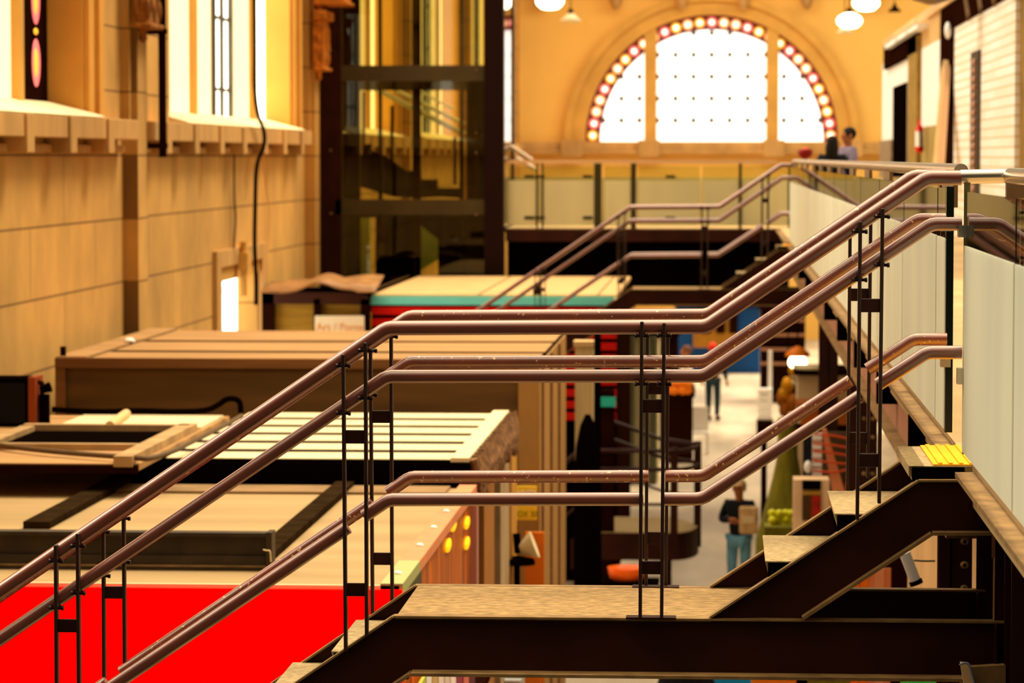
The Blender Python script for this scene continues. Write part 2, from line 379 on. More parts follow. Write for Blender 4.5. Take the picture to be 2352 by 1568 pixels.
# downpipe, cable
p0=onx(374,345,WX+.33); MB().tube([(WX+.33,p0.y,6.0),(WX+.33,p0.y,10.5)],.045,10).build('downpipe_tube',darkw,tag(bpy.data.objects.new('downpipe',None),'dark vertical pipe left of the second window on the wall','pipe')); dp=bpy.data.objects['downpipe']; C.objects.link(dp)
[MB().box(WX+.001,WX+.38,p0.y-.07,p0.y+.07,z,z+.06).build('bracket',darkw,dp) for z in (6.1,7.4,8.8)]
def cable(name,pts,r,m,lab,cat='cable',grp=None):
    # smooth the polyline
    P=[Vector(p) for p in pts]; out=[]
    for i in range(len(P)-1):
        a=P[max(i-1,0)];b=P[i];c=P[i+1];d=P[min(i+2,len(P)-1)]
        for k in range(6):
            t=k/6; out.append(.5*((2*b)+(c-a)*t+(2*a-5*b+4*c-d)*t*t+(3*b-a-3*c+d)*t*t*t))
    out.append(P[-1]); o=MB().tube(out,r,8).build(name,m); return tag(o,lab,cat,grp)
cable('cable',[onx(x,y,WX+.33) for x,y in [(584,-20),(585,100),(585,200),(592,260),(606,300),(606,335),(594,365),(588,400),(586,480),(585,560),(588,640),(588,700)]],.028,black,'thick black cable hanging down the left wall past the ledge')
cable('cable',[onx(x,y,WX+.06) for x,y in [(538,350),(538,450),(541,500),(537,570),(541,600)]],.012,black,'thin dark wire on the wall above the small bright opening')
cable('cable',[onx(x,y,WX+.06) for x,y in [(604,360),(611,430),(618,480),(617,560),(611,620)]],.007,mould,'faint thin wire on the wall right of the thick black cable')
# small opening in the wall
wn=bpy.data.objects.new('window_6',None); C.objects.link(wn); wn.location=(WX,oy0,3); st(wn)
MB().box(WX-.32,WX-.3,oy0,oy1,2,oz1).build('pane',glow,wn)
ym=onx(540,700,WX).y
b=MB(); b.box(WX-.29,WX-.2,ym-.15,ym+.15,2,oz1); zb=onx(540,672,WX).z; b.box(WX-.29,WX-.25,oy0,ym+.5,zb-.04,zb+.04)
for k in range(7): b.box(WX-.29,WX-.27,oy0,ym,zb-.15-k*.12,zb-.14-k*.12)
b.build('grille',black,wn)
b=MB(); b.box(WX,WX+.07,oy0-.45,oy0-.1,2,oz1+.2); b.box(WX,WX+.07,oy1+.02,oy1+.55,2,oz1+.2); b.box(WX,WX+.07,oy0-.45,oy1+.55,oz1+.2,oz1+.42); b.build('stone_frame',mould2,wn)
MB().box(WX+.005,WX+.02,oy0-.1,oy1+.02,oz1,oz1+.2).build('lintel_strip',mould,wn)  # plain stone strip above the opening
b=MB(); b.tube([(WX+.12,ym,oz1+.5),(WX+.12,ym,oz1-.25)],.05,8); b.box(WX+.07,WX+.2,ym-.15,ym+.15,oz1+.12,oz1+.35); b.build('bolt_bracket',mould,wn)
# far arched wall (X extends right)
SC=F/FY
cx=at(1634,325,FY).x; cz=at(1634,325,FY).z; Ro=4.17; Ri=3.68; Rm=4.85
def arc(r,a0,a1,n,y): return [(cx+r*math.cos(a0+(a1-a0)*i/n),y,cz+r*math.sin(a0+(a1-a0)*i/n)) for i in range(n+1)]
wb=MB(); X0=WX-.8; X1=16; ZB=14
wb.box(X0,cx-Ro,FY,FY+.5,0,ZB); wb.box(cx+Ro,X1,FY,FY+.5,0,ZB); wb.box(cx-Ro,cx+Ro,FY,FY+.5,0,cz)
a=arc(Ro,0,PI,48,FY)
for i in range(48):
    p,q=a[i],a[i+1]
    wb.prism([p,q,(q[0],FY,ZB),(p[0],FY,ZB)],(0,.5,0))
st(wb.build('wall_back',wallb))
def ring(r0,r1,y0,y1,n=48,a0=0,a1=PI):
    b=MB(); A=arc(r0,a0,a1,n,y0); B=arc(r1,a0,a1,n,y0)
    for i in range(n): b.prism([A[i],A[i+1],B[i+1],B[i]],(0,y1-y0,0))
    return b
t=ring(Ro,Rm-.25,FY-.22,FY-.001); st(t.build('trim_20',mould)); t=ring(Rm-.25,Rm,FY-.4,FY-.001); st(t.build('trim_21',mould))
b=MB(); b.box(WX,X1,FY-.3,FY-.001,cz-.28,cz-.02); b.box(WX,X1,FY-.42,FY-.001,cz-.4,cz-.28)
for dx in (-4.6,-2.05,2.05,4.6): b.box(cx+dx-.35,cx+dx+.35,FY-.5,FY-.001,cz-.5,cz+.05)
st(b.build('trim_22',mould2,bevel=.02))
wn=bpy.data.objects.new('window_7',None); C.objects.link(wn); wn.location=(cx,FY,cz); st(wn)
b=MB(); A=arc(Ri+.05,0,PI,48,FY+.3); b.prism(A,(0,.03,0)); b.build('pane',glowb,wn)
ring(Ri,Ro,FY+.25,FY+.3).build('stained_border',stainD,wn)
bb={0:MB(),1:MB(),2:MB()}
nd=31
for k in range(nd):
    an=PI*(k+.5)/nd; r=(Ri+Ro)/2; x=cx+r*math.cos(an)
    bb[[2,1,0,2,0,1,2][k%7]].ball((x,FY+.24,cz+r*math.sin(an)),(.165,.03,.165),14,8)
cb0=MB()
for k in range(nd):
    an=PI*(k+.5)/nd; r=(Ri+Ro)/2; cb0.ball((cx+r*math.cos(an),FY+.21,cz+r*math.sin(an)),(.085,.02,.085),12,6)
cb0.build('stained_centre',stainC,wn)
for k,mm in zip((0,1,2),(stainA,stainB,mat('stained_rose','ffb070',.5,emit='ffb070',es=.9))): bb[k].build('stained_disc',mm,wn)
xm=[at(1494,300,FY).x,at(1774,300,FY).x]
for x in xm: MB().box(x-.2,x+.2,FY-.15,FY+.28,cz,cz+math.sqrt(Ro*Ro-(x-cx)**2)+.05).build('mullion',mould,wn)
ld=MB(); dx=.595; 
for k in range(-6,7):
    x=cx+k*dx; h=math.sqrt(max(0,Ri*Ri-(x-cx)**2)); 
    if h>.3: ld.box(x-.004,x+.004,FY+.28,FY+.29,cz,cz+h)
for j in range(1,6):
    z=cz+j*.72-.02; h=math.sqrt(max(0,Ri*Ri-(z-cz)**2)); ld.box(cx-h,cx+h,FY+.28,FY+.29,z-.004,z+.004)
    for k in range(-6,7):
        if abs(k*dx)<h: ld.ball((cx+k*dx,FY+.28,z),(.085,.015,.1),8,5)
ld.build('lead_grid',lead,wn)
# cornice brackets at the top
b=MB(); b.box(WX,X1,FY-1.6,FY-.001,cz+5.42,cz+6.2); b.box(WX,X1,FY-.5,FY-.001,cz+5.1,cz+5.42); st(b.build('trim_23',mould))
for px in (1245,1415,1565,1708,1853,2000):
    p=at(px,12,FY-.6); b=MB().lathe((p.x,FY-.55,p.z-.15),[(.03,0),(.12,.08),(.2,.3),(.22,.75)],12,sy=1.6); tag(b.build('cornice_bracket',mould2),'rounded stone bracket under the cornice above the arched window','bracket','brackets under the cornice')
# ceiling beams overhead far (dark soffit near top)
# lamps
def lamp(px,py,Y,r,lit,lab,grp=None):
    p=at(px,py,Y); t=thing('pendant_lamp',lab,'lamp',p,grp)
    if lit:
        MB().lathe(p,[(.25*r,-.62*r),(.6*r,-.55*r),(.93*r,-.25*r),(r,0),(.85*r,.3*r),(.5*r,.5*r),(.2*r,.62*r)],20).build('globe',lampm,t)
    else:
        MB().lathe(p,[(1.0*r,-.35*r),(1.02*r,-.15*r),(.7*r,.05*r),(.3*r,.5*r),(.12*r,.9*r)],18).build('shade',trimw if lit is None else darkw,t)
    MB().lathe(p+Vector((0,0,.5*r)),[(.3*r,0),(.28*r,.25*r),(.08*r,.5*r)],12).build('cap',darkw,t)
    MB().tube([p+Vector((0,0,.9*r)),(p.x,p.y,13)],.012,6).build('cord',darkw,t)
lamp(1263,2,60,.26,True,'glowing pendant lamp left of the arched window')
lamp(1951,47,64,.25,True,'lower glowing pendant lamp of the pair right of the arched window')
lamp(1989,6,60,.25,True,'upper glowing pendant lamp of the pair right of the arched window')
lamp(1311,42,88,.27,None,'unlit pale conical pendant lamp left of the arched window')
lamp(1940,70,86,.2,None,'unlit pale pendant lamp just below the glowing pair')
lamp(2055,22,80,.16,False,'small dark pendant lamp right of the glowing pair')
p=at(2140,-60,45); t=thing('ring_lamp','round dark-rimmed hanging fixture at the top edge, upper right','lamp',p)
MB().tube([p+Vector((.43*math.cos(k*PI/16),.43*math.sin(k*PI/16)*.9,.43*0)) + Vector((0,0,-.0)) for k in range(33)],.03,8,False).build('rim',darkw,t)
MB().lathe(p,[(.05,-.42),(.25,-.36),(.38,-.22),(.42,0)],20).build('bowl',plate,t); MB().tube([p,(p.x,p.y,13)],.015,6).build('rod',darkw,t)

# ------------------------------------------------------------ staircase
NY=12.5; WD=.9
def S(px,py,Y=NY): return at(px,py,Y)
E=EYE
stair=thing('steel_staircase','dark brown steel staircase with pipe handrails and concrete treads in the foreground','staircase',(0,NY,0))
g0=S(905,1418); g1=S(2310,1424)
zt=S(1200,1419).z; zb=S(1200,1546).z
def stringer(Y):
    w_=MB(); f=MB()
    # landing beam
    y0=Y-.006
    L=S(905,1418); Lb=S(948,1542)
    sl=.69; XE=-4.46
    w_.prism([(L.x,y0,zt),(Lb.x,y0,zb),(S(2318,1500).x,y0,zb),(S(2318,1500).x,y0,zt)],(0,.012,0))
    w_.prism([(L.x,y0,zt),(XE,y0,zt-sl*(L.x-XE)),(XE,y0,zb-sl*(Lb.x-XE)-0.0),(Lb.x,y0,zb)],(0,.012,0))
    # upper flight web
    q=[S(x,y) for x,y in [(1632,1418),(2110,1105),(2215,1105),(2290,1105),(2290,1225),(2140,1225),(1845,1418)]]
    w_.prism([(p.x,y0,p.z) for p in q],(0,.012,0))
    w_.prism([(S(2285,1300).x,y0,S(0,1100).z),(S(2285,1300).x,y0,zt),(S(2322,1300).x,y0,zt),(S(2322,1300).x,y0,S(0,1100).z)],(0,.012,0))
    F_=[]
    def fl(a,b,ya,yb,th=.012):
        a=Vector(a);b=Vector(b); d=(b-a).normalized(); nrm=Vector((-d.z,0,d.x))*th
        f.prism([(a.x,ya,a.z),(b.x,ya,b.z),(b.x+nrm.x,ya,b.z+nrm.z),(a.x+nrm.x,ya,a.z+nrm.z)],(0,yb-ya,0))
    fl((Lb.x,0,zb),(S(2318,1500).x,0,zb),Y-.1,Y+.1)
    fl((XE,0,zb-sl*(Lb.x-XE)),(Lb.x,0,zb),Y-.1,Y+.1)
    a=S(1845,1418);b=S(2140,1225);c=S(2290,1225)
    fl((a.x,0,a.z),(b.x,0,b.z),Y-.07,Y+.07); fl((b.x,0,b.z),(c.x,0,c.z),Y-.07,Y+.07)
    fl((L.x,0,zt),(S(2318,0).x,0,zt),Y-.03,Y+.03,.008)
    fl((XE,0,zt-sl*(L.x-XE)),(L.x,0,zt),Y-.03,Y+.03,.008)
    a=S(1632,1418);b=S(2110,1105);c=S(2218,1105)
    fl((a.x,0,a.z),(b.x,0,b.z),Y-.03,Y+.03,.008); fl((b.x,0,b.z),(c.x,0,c.z),Y-.03,Y+.03,.008)
    o=w_.build('stringer',steeld,stair)
    f.build('flange',flange,o)
    # stiffener
    s=MB(); x=S(2285,1400).x; s.box(x-.004,x+.004,Y-.08,Y-.006,zb+.012,zt); s.build('stiffener',steeld,o)
stringer(NY); stringer(NY+WD)
y0,y1=NY+.02,NY+WD-.02
zl=S(1200,1415).z
MB().box(S(910,1415).x,.2,NY+.008,NY+WD-.008,zl-.06,zl).build('landing_slab',conc2,stair,bevel=.006)
MB().box(S(910,1415).x,S(1634,1415).x,NY-.022,NY+.006,zl-.012,zl-.002).build('landing_lip',flange,stair)
def tread(xl,xr,z):
    t=MB(); t.prism([(xl,y0,z),(xl+.018,y0,z-.068),(xr,y0,z-.068),(xr,y0,z)],(0,y1-y0,0)); o=t.build('tread',conc,stair,bevel=.004)
    MB().box(xl+.02,xr,y0+.01,y1-.01,z-.11,z-.068).build('tread_pan',black,o); MB().box(xl+.012,xr,y0-.008,y0-.001,z-.07,z-.006).build('tread_end',black,o)
xs=[S(1757,1289),S(1916,1180),S(2088,1071)]
tread(xs[0].x,xs[1].x+.05,xs[0].z); tread(xs[1].x,xs[2].x+.05,xs[1].z)
zp=xs[2].z
t=MB(); t.box(xs[2].x,1.0,y0,y1,zp-.04,zp); t.prism([(xs[2].x,y0,zp),(xs[2].x+.02,y0,zp-.068),(xs[2].x+.06,y0,zp-.068),(xs[2].x+.06,y0,zp)],(0,y1-y0,0)); t.build('top_slab',conc,stair)
MB().box(xs[2].x+.02,1.0,y0+.002,y1,zp-.085,zp-.041).build('top_pan',black,stair); MB().box(xs[2].x+.012,.93,y0-.008,y0-.001,zp-.06,zp-.004).build('top_end',black,stair)
ty=MB(); tx0=S(2145,1070).x; tx1=S(2247,1070).x; ty.box(tx0,tx1,y0+.01,y1-.01,zp,zp+.006)
for k in range(4): ty.box(tx0+.02+k*.04,tx0+.035+k*.04,y0+.02,y1-.02,zp+.006,zp+.011)
ty.build('tactile_strip',yell,stair)
for nn in range(12):
    z=E-1.913-.18*nn; x=-1.508-.2645*nn
    tread(x,x+.30,z)
# lower landing and legs
zlow=E-1.913-.18*12
MB().box(-5.7,-4.4,NY,NY+WD,zlow-.06,zlow).build('lower_landing',conc2,stair)
for yy in (NY,NY+WD):
    MB().box(-5.7,-4.46,yy-.006,yy+.006,zlow-.28,zlow-.05).build('landing_beam',steeld,stair)
for x in (-5.55,-4.6):
    for yy in (NY+.06,NY+WD-.06): MB().box(x-.05,x+.05,yy-.05,yy+.05,0,zlow-.06).build('leg',steeld,stair)
# handrails
def rail(kn,up,end,Y,r,m,name,gaps=()):
    K=S(*kn);U=S(*up[0]);V=S(*up[1]);W=S(*end)
    sl=.68; XE=-4.55
    P=[Vector((XE-.9,Y,K.z-sl*(K.x-XE))),Vector((XE,Y,K.z-sl*(K.x-XE))),Vector((K.x,Y,K.z)),Vector((U.x,Y,U.z)),Vector((V.x,Y,V.z)),Vector((W.x,Y,W.z))]
    def inter(x):
        for a,b in zip(P,P[1:]):
            if a.x<=x<=b.x: return a+(b-a)*((x-a.x)/(b.x-a.x))
    # round knees
    def seg(x0,x1):
        pts=[inter(x0)]+[p for p in P if x0<p.x<x1]+[inter(x1)]
        out=[pts[0]]
        for i in range(1,len(pts)-1):
            a,p,b=pts[i-1],pts[i],pts[i+1]; d0=(a-p).normalized()*.018; d1=(b-p).normalized()*.018
            out+=[p+d0,p+d0*.3+d1*.3,p+d1]
        out.append(pts[-1]); return out
    xs_=[P[0].x]+[g for gg in gaps for g in gg]+[P[-1].x]
    mb=MB()
    for i in range(0,len(xs_),2): mb.tube(seg(xs_[i],xs_[i+1]),r,18)
    mb.build(name,m,stair); return inter
gp=[(S(136,1300).x+.012,S(186,1300).x-.012),(S(793,1100).x+.010,S(842,1100).x-.010),(S(1474,1100).x+.006,S(1524,1100).x-.006),(S(1970,900).x+.008,S(2021,900).x-.008)]
for Y,m,nm in ((NY,railm,''),(NY+WD,railc,'')):
    it=rail((889,753),((1622,750),(2130,408)),(2208,408),Y,.0285,m,'top_handrail')
    im=rail((889,864),((1617,863),(2140,514)),(2209,514),Y,.026,m,'middle_handrail')
    ib=rail((893,1147),((1612,1145),(2130,809)),(2209 if Y==NY else 2212,809),Y,.026,m,'lower_rail',gp)
    sgn=-1 if Y==NY else 1
    yb=Y+sgn*.036
    # posts : (x_left top,bot),(x_right top,bot), plate heights
    posts=[((133,1248),(136,1700),(183,1222),(187,1665),[1443,1790]),
           ((791,812),(797,1492),(842,785),(845,1458),[1003,1354]),
           ((1475,737),(1471,1416),(1526,740),(1520,1416),[929,1298]),
           ((1975,508),(1968,1190),(2026,478),(2018,1153),[698,1050])]
    for k in (1,2,3):
        d=.97*k
        a=S(133,1248); 
        posts.append(('w',a.x-d,d*.68))
    for ps in posts:
        if ps[0]=='w':
            a,b_,c,d=[S(*q) for q in (posts[0][0],posts[0][1],posts[0][2],posts[0][3])]
            sh=Vector((-(S(133,0).x-ps[1]),0,-ps[2])); a,b_,c,d=[q+sh for q in (a,b_,c,d)]
            pz=[S(160,y).z-ps[2] for y in posts[0][4]]
        else:
            a,b_,c,d=[S(*q) for q in ps[:4]]; pz=[S(1200,y).z for y in ps[4]]
        for q in (a,b_,c,d): q.y=yb
        po=MB().bar(a,b_,.0135,.034).build('baluster',barm,stair,bevel=.003); po2=MB().bar(c,d,.0135,.034).build('baluster',barm,stair,bevel=.003)
        for zz in pz: MB().box(min(a.x,b_.x)+.004,max(c.x,d.x)-.004,yb-.005,yb+.005,zz-.026,zz+.026).build('spacer_plate',steel,po,bevel=.004)
        for P_,po_ in ((a,po),(c,po2)):
            for f_,r_ in ((it,.0285),(im,.026)):
                xx=P_.x; p=f_(xx)
                if p:
                    zc=p.z-r_*1.1; bo=MB()
                    bo.tube([(xx-.028,yb,zc),(xx-.018,yb,zc),(xx-.0179,yb,zc),(xx+.0179,yb,zc),(xx+.018,yb,zc),(xx+.028,yb,zc)],[.009,.009,.006,.006,.009,.009],10)
                    bo.box(xx-.012,xx+.012,min(yb,Y),max(yb,Y),zc-.004,zc+.004); bo.build('clamp_bolt',barm,po_)
        bp=MB(); bp.box(b_.x-.055,d.x+.055,Y-.035,Y+.035,0,.006) if abs(b_.z-d.z)<.02 else None
        if bp.v:
            for v in bp.v: v.z+=b_.z-.004
            bp.build('base_plate',steel,po)
far=copy_tree(stair); far.location=(.03,NY+32.1,-.03); far['label']='blurred brown steel staircase with pipe handrails further down the hall below the glass balcony'
for o in (stair,far): o['group']='steel staircases'

# ------------------------------------------------------------ walkway
DZ=E-1.17; BY=54.0
wk=thing('mezzanine_walkway','raised walkway along the right with steel edge beam','walkway',(1,30,0))
MB().box(.96,3.5,9.5,BY-.06,DZ-.16,DZ).build('deck',deckm,wk)
def beamseg(ya,yb_):
    MB().box(.885,1.04,ya,yb_,E-1.21,E-1.19).build('top_flange',flange,wk)
    MB().box(1.0,1.02,ya,yb_,E-1.55,E-1.21).build('beam_web',pink,wk)
    MB().box(.93,1.1,ya,yb_,E-1.57,E-1.55).build('bottom_flange',flange,wk)
MB().box(.885,1.04,9.5,NY-.1,E-1.21,E-1.19).build('top_flange',flange,wk); MB().box(1.0,1.02,9.5,NY-.1,E-1.27,E-1.21).build('beam_web',steeld,wk); beamseg(NY+WD+.1,44.5); beamseg(45.7,54)
k=15.4
while k<44: MB().box(.885,1.0,k,k+.12,E-1.40,E-1.215).build('bracket',black,wk); k+=3.2
# balustrade along the walkway
bal=thing('glass_balustrade','pale green frosted glass balustrade with steel handrail along the right walkway','balustrade',(.93,30,DZ))
GX=.93
ys=[(9.2,10.32),(10.36,NY)] ; y=NY+1.0; ed=[NY+1.0,14.1,16.7]
while ed[-1]<41.6: ed.append(ed[-1]+2.6)
ed.append(44.4)
ys+=[(a,b_-.04) for a,b_ in zip(ed,ed[1:])]
for a,b_ in ys:
    MB().box(GX-.006,GX+.006,a,b_,E-1.12,E-.13).build('glass_panel',gl_pan,bal)
    MB().box(GX-.012,GX-.008,a+.004,b_-.004,E-1.12,E-.335).build('frosted_film',filmm,bal)
    MB().box(GX-.007,GX+.007,a,a+.004,E-1.12,E-.13).build('glass_edge',mat('glass_edge','1c2c22',.2),bal)
eg=MB(); eg.box(GX-.01,GX+.02,NY+.98,NY+1.05,E-1.13,E-.12); eg.build('edge_profile',mat('dark_green_edge','0e1a14',.15),bal)
# end profile at near panel end
MB().box(GX-.012,GX+.012,NY-.012,NY,E-1.13,E-.09).build('panel_end_profile',mat('end_profile','8d8a62',.3,metal=.3),bal)
for zz,hh in ((E-.28,.045),(E-.83,.06),):
    MB().box(GX-.035,GX-.005,NY-.06,NY+.01,zz-hh/2,zz+hh/2).build('glass_clip',chrome,bal)
    MB().box(GX-.03,GX+.01,NY+.96,NY+1.02,zz-hh/2,zz+hh/2).build('glass_clip',chrome,bal)
MB().tube([(.98,NY+1.0,E-.056),(.98,44.4,E-.056)],.03,14).build('handrail',chrome,bal)
MB().tube([(1.09,9.2,E-.07),(1.09,NY-.05,E-.07)],.03,14).build('handrail',chrome,bal)
for k,yy in enumerate(ed[1:]):
    MB().box(.965,.985,yy-.35,yy+.35,E-.21,E-.07).build('rail_bracket',plate,bal)
    MB().box(.955,.99,yy-.03,yy+.03,DZ,E-.2).build('glass_post',plate,bal)
# near short steel rail with plate
sr=thing('handrail_connector','shiny steel handrail stub bolted to a plate at the right edge','handrail',S(2260,406))
p=S(2206,406);q=S(2312,404)
MB().tube([p,q],.0275,20).build('steel_tube',chrome,sr)
a=S(2311,390);b_=S(2400,456)
MB().box(a.x,b_.x,NY-.03,NY+.03,b_.z,a.z).build('plate',plate,sr,bevel=.003)
bo=MB()
for x in (2325,2345): 
    c=S(x,414); bo.ball((c.x,NY-.032,c.z),(.009,.008,.009),10,8)
bo.build('bolt',chrome,sr)
c=S(2330,1205)
# columns below walkway
def column(X,Y,zt_,lab,w_=.18,m=steel,rows=()):
    t=thing('steel_column',lab,'column',(X+w_/2,Y,0))
    b=MB(); b.box(X,X+w_,Y,Y+.012,0,zt_); b.box(X,X+w_,Y+w_-.012,Y+w_,0,zt_); b.box(X+w_/2-.006,X+w_/2+.006,Y,Y+w_,0,zt_); b.build('i_section',m,t)
    if rows:
        pm=MB().box(X+.085,X+w_+.04,Y-.02,Y-.002,zt_-rows[1],zt_-rows[0]); pm.build('splice_plate',steel,t)
        bo=MB(); z=zt_-rows[0]-.05
        while z>zt_-rows[1]:
            for x in (X+.125,X+w_): bo.ball((x,Y-.025,z),(.018,.02,.018),10,8); bo.tube([(x,Y-.02,z),(x,Y-.045,z)],.01,8)
            z-=rows[2]
        bo.build('bolt',flange,t)
    return t
column(1.075,12.1,E-1.34,'dark red-brown steel column at the right edge of the picture',.3)
column(1.06,15.9,E-1.58,'dark steel column with rows of large bolts below the top of the staircase',.12,rows=(.0,1.1,.115))
column(1.12,28.5,E-1.58,'dark riveted steel column seen between the staircase posts',.2,rows=(0,1.6,.16))
column(1.12,37.5,E-1.58,'far dark steel column under the walkway',.22)
pp=thing('square_post','narrow pinkish brown post beside the bolted column','post',(1.38,15.9,0)); 
MB().box(1.28,1.35,15.95,16.05,4.05,4.42).build('shaft',pink,pp); MB().box(1.27,1.36,15.9,16.1,0,.05).build('foot',pink,pp); MB().box(1.3,1.33,15.98,16.02,.05,4.05).build('core',steeld,pp)
# tan kiosk wall beneath walkway
kw=thing('tan_partition','tan painted partition panel standing under the walkway','partition',(1.5,22,0))
MB().box(1.45,1.55,18,27,0,E-1.6).build('panel',tan,kw); MB().box(1.43,1.57,17.9,18,0,E-1.6).build('edge_post',tan,kw)
cable('cable',[at(x,y,17.8) for x,y in [(2092,1300),(2093,1292),(2100,1287),(2120,1288),(2148,1288)]],.005,lead,'thin grey wire in front of the tan partition under the walkway')
# bracket lower right corner tan plate + plastic tie
bk=thing('corner_gusset','tan painted steel gusset below the beam end, lower right','gusset',S(2260,1560))
q=[S(x,y,12.38) for x,y in [(2222,1532),(2310,1527),(2310,1640),(2260,1640)]]; MB().prism(q,(0,.05,0)).build('plate',flange,bk)
q=[S(x,y,12.33) for x,y in [(2206,1522),(2222,1525),(2236,1560),(2250,1640),(2225,1640)]]; MB().prism(q,(0,.04,0)).build('lip',tan,bk)
cable('cable_tie',[S(x,y,12.3) for x,y in [(2204,1527),(2214,1522),(2226,1526),(2231,1545),(2240,1575)]],.004,mat('grey_blue','7a8498',.4),'greyish plastic tie hooked over the beam corner, lower right')

# ------------------------------------------------------------ balcony
BY=54.0; bz=E-1.12
bc=thing('glass_balcony','glass-fronted balcony crossing the hall below the arched window','balcony',(0,BY,DZ))
bx0=at(1162,500,BY).x; bx1=.9
MB().box(bx0,3.5,BY,BY+3.5,DZ-.1,DZ).build('deck',deckm,bc)
MB().box(bx0,bx1+.2,BY-.05,BY+.15,DZ-.22,DZ-.02).build('edge_beam',steeld,bc)
MB().box(bx0,bx1+.2,BY+.4,BY+.6,DZ-1.25,DZ-.22).build('fascia',black,bc)  # black board put in for the shade under the balcony
MB().box(bx0,at(1425,600,BY).x,BY+.4,BY+.6,0,DZ-1.25).build('shade_screen',black,bc)  # black sheet carries that painted shade down to the floor
MB().box(bx0,bx1,BY-.03,BY+.05,E-.1,E-.045).build('handrail',mat('cream_rail','e2b98a',.4),bc)
e=[at(x,500,BY).x for x in (1163,1240,1385,1462,1610,1700,1815)]
for a,b_ in zip(e,e[1:]):
    MB().box(a+.02,b_-.02,BY,BY+.012,DZ+.03,E-.15).build('glass_panel',gl_bal,bc)
    MB().box(a+.03,b_-.03,BY-.012,BY-.006,DZ+.05,E-.38).build('frosted_film',filmb,bc)
for px,ww in ((1234,.03),(1246,.03),(1373,.12),(1455,.09),(1700,.05),(1815,.07)):
    c=at(px,500,BY).x; MB().box(c-ww/2,c+ww/2,BY-.04,BY+.03,DZ,E-.1).build('post',mat('post_olive','3a3418',.5),bc)
for px in (1216,1240,1350,1540):
    for z in (E-.32,E-1.0): c=at(px,500,BY).x; MB().box(c-.08,c+.08,BY-.03,BY-.005,z-.025,z+.025).build('glass_clip',mat('clip_dark','2a2a18',.5),bc)
# wall behind the balcony deck (pale back panels seen through glass)
pn=thing('pale_partition','pale greenish partition on the floor behind the glass balcony','partition',(0,BY+3,DZ))
MB().box(at(1175,450,57).x,3.4,57.2,57.3,DZ+.02,E-.35).build('panel',mat('pale_green_panel','dcd09a',.7,var=.1,scale=.8),pn)
c=at(1560,450,57).x; MB().box(c-.2,c+.2,57.1,57.2,DZ+.02,E-.62).build('dark_door',mat('grey_green','8a8c5c',.7),pn)

# ------------------------------------------------------------ lift
LX0=at(736,400,BY).x; LX1=at(1158,400,BY).x; LY=BY-.1
lf=thing('glass_lift_shaft','dark steel and greenish glass lift shaft standing against the left wall','lift',(0,LY,0))
def zz(py): return at(950,py,LY).z
def xx(px): return at(px,400,LY).x
MB().box(LX0,xx(784),LY,LY+.3,0,11).build('corner_post',steeld,lf)
MB().box(xx(1113),LX1,LY-.1,LY+.25,0,11).build('corner_post',mat('lift_post_red','1e0804',.6,spec=.1),lf)
MB().box(LX0,xx(784),LY+2.5,LY+2.8,0,11).build('corner_post',steeld,lf); MB().box(xx(1120),LX1,LY+2.5,LY+2.8,0,11).build('corner_post',steeld,lf)
cbm=mat('lift_crossbar','4c3f22',.5,var=.15,scale=2)
MB().box(xx(784),xx(1113),LY,LY+.15,zz(186),zz(150)).build('crossbar',cbm,lf)
MB().box(xx(770),xx(1113),LY,LY+.15,zz(493),zz(458)).build('crossbar',cbm,lf)
for z0_,z1_ in ((zz(186),zz(150)),(zz(493),zz(458))): MB().box(xx(784),xx(1113),LY+2.6,LY+2.7,z0_-.1,z1_-.1).build('rear_crossbar',cbm,lf)
for px,wd in ((945,.14),(1050,.07),(806,.1),(860,.06)):
    MB().box(xx(px)-wd/2,xx(px)+wd/2,LY+.9,LY+1.0,2.5,11).build('guide_rail',steeld,lf)
MB().box(xx(1068),xx(1113),LY+.3,LY+.34,3,zz(186)).build('side_panel',mat('lift_panel','3c2e12',.6,var=.2,scale=2),lf)
MB().box(xx(855),xx(945),LY+.5,LY+.6,3,zz(498)).build('dark_panel',mat('lift_dark','1a1108',.6),lf)
MB().box(xx(1000),xx(1113),LY+.5,LY+.6,3,zz(545)).build('dark_panel',mat('lift_dark','1a1108',.6),lf)
MB().box(xx(784),xx(1113),LY+.03,LY+.04,2,11).build('glass_pane',gl_elev,lf)
MB().box(LX0+.02,LX0+.03,LY+.3,LY+2.5,2,11).build('glass_pane',gl_elev,lf)
MB().box(LX1-.03,LX1-.02,LY+.3,LY+2.5,2,11).build('glass_pane',gl_elev,lf)
bo=MB()
for y_ in (115,160,345,490): 
    bo.ball((xx(760),LY-.01,zz(y_)),.022,8,6)
for y_ in (138,160,305,350,492): bo.ball((xx(1094),LY-.02,zz(y_)),.02,8,6)
bo.build('bolt',flange,lf)
# stair behind the lift
rs=thing('dark_staircase','dark stepped staircase seen through the lift glass','staircase',(-5,58.5,0))
RY=58.5
def R(px,py): return at(px,py,RY)
pts=[(745,330),(800,335),(850,330),(850,345),(885,360),(930,392),(965,392),(965,412),(1003,412),(1003,432),(1060,432),(1060,455),(1010,452),(960,455),(905,452),(830,430),(790,415),(745,400)]
MB().prism([R(*q) for q in pts],(0,.3,0)).build('stepped_stringer',black,rs)
MB().prism([R(*q) for q in [(955,510),(1060,590),(1110,590),(1110,500),(955,500)]],(0,.3,0)).build('soffit',darkw,rs)
for nm,(a,b_),r in (('handrail',((832,188),(1066,308)),.05),('handrail',((870,188),(1066,285)),.035),('handrail',((925,190),(1045,252)),.02)):
    MB().tube([R(*a),R(*b_)],r,10).build(nm,mat('pale_rail','fffbe6',.5),rs)
for px in (835,900,1045): MB().tube([R(px,210+(px-835)*.5),R(px,350+(px-835)*.35)],.03,8).build('baluster',steeld,rs)
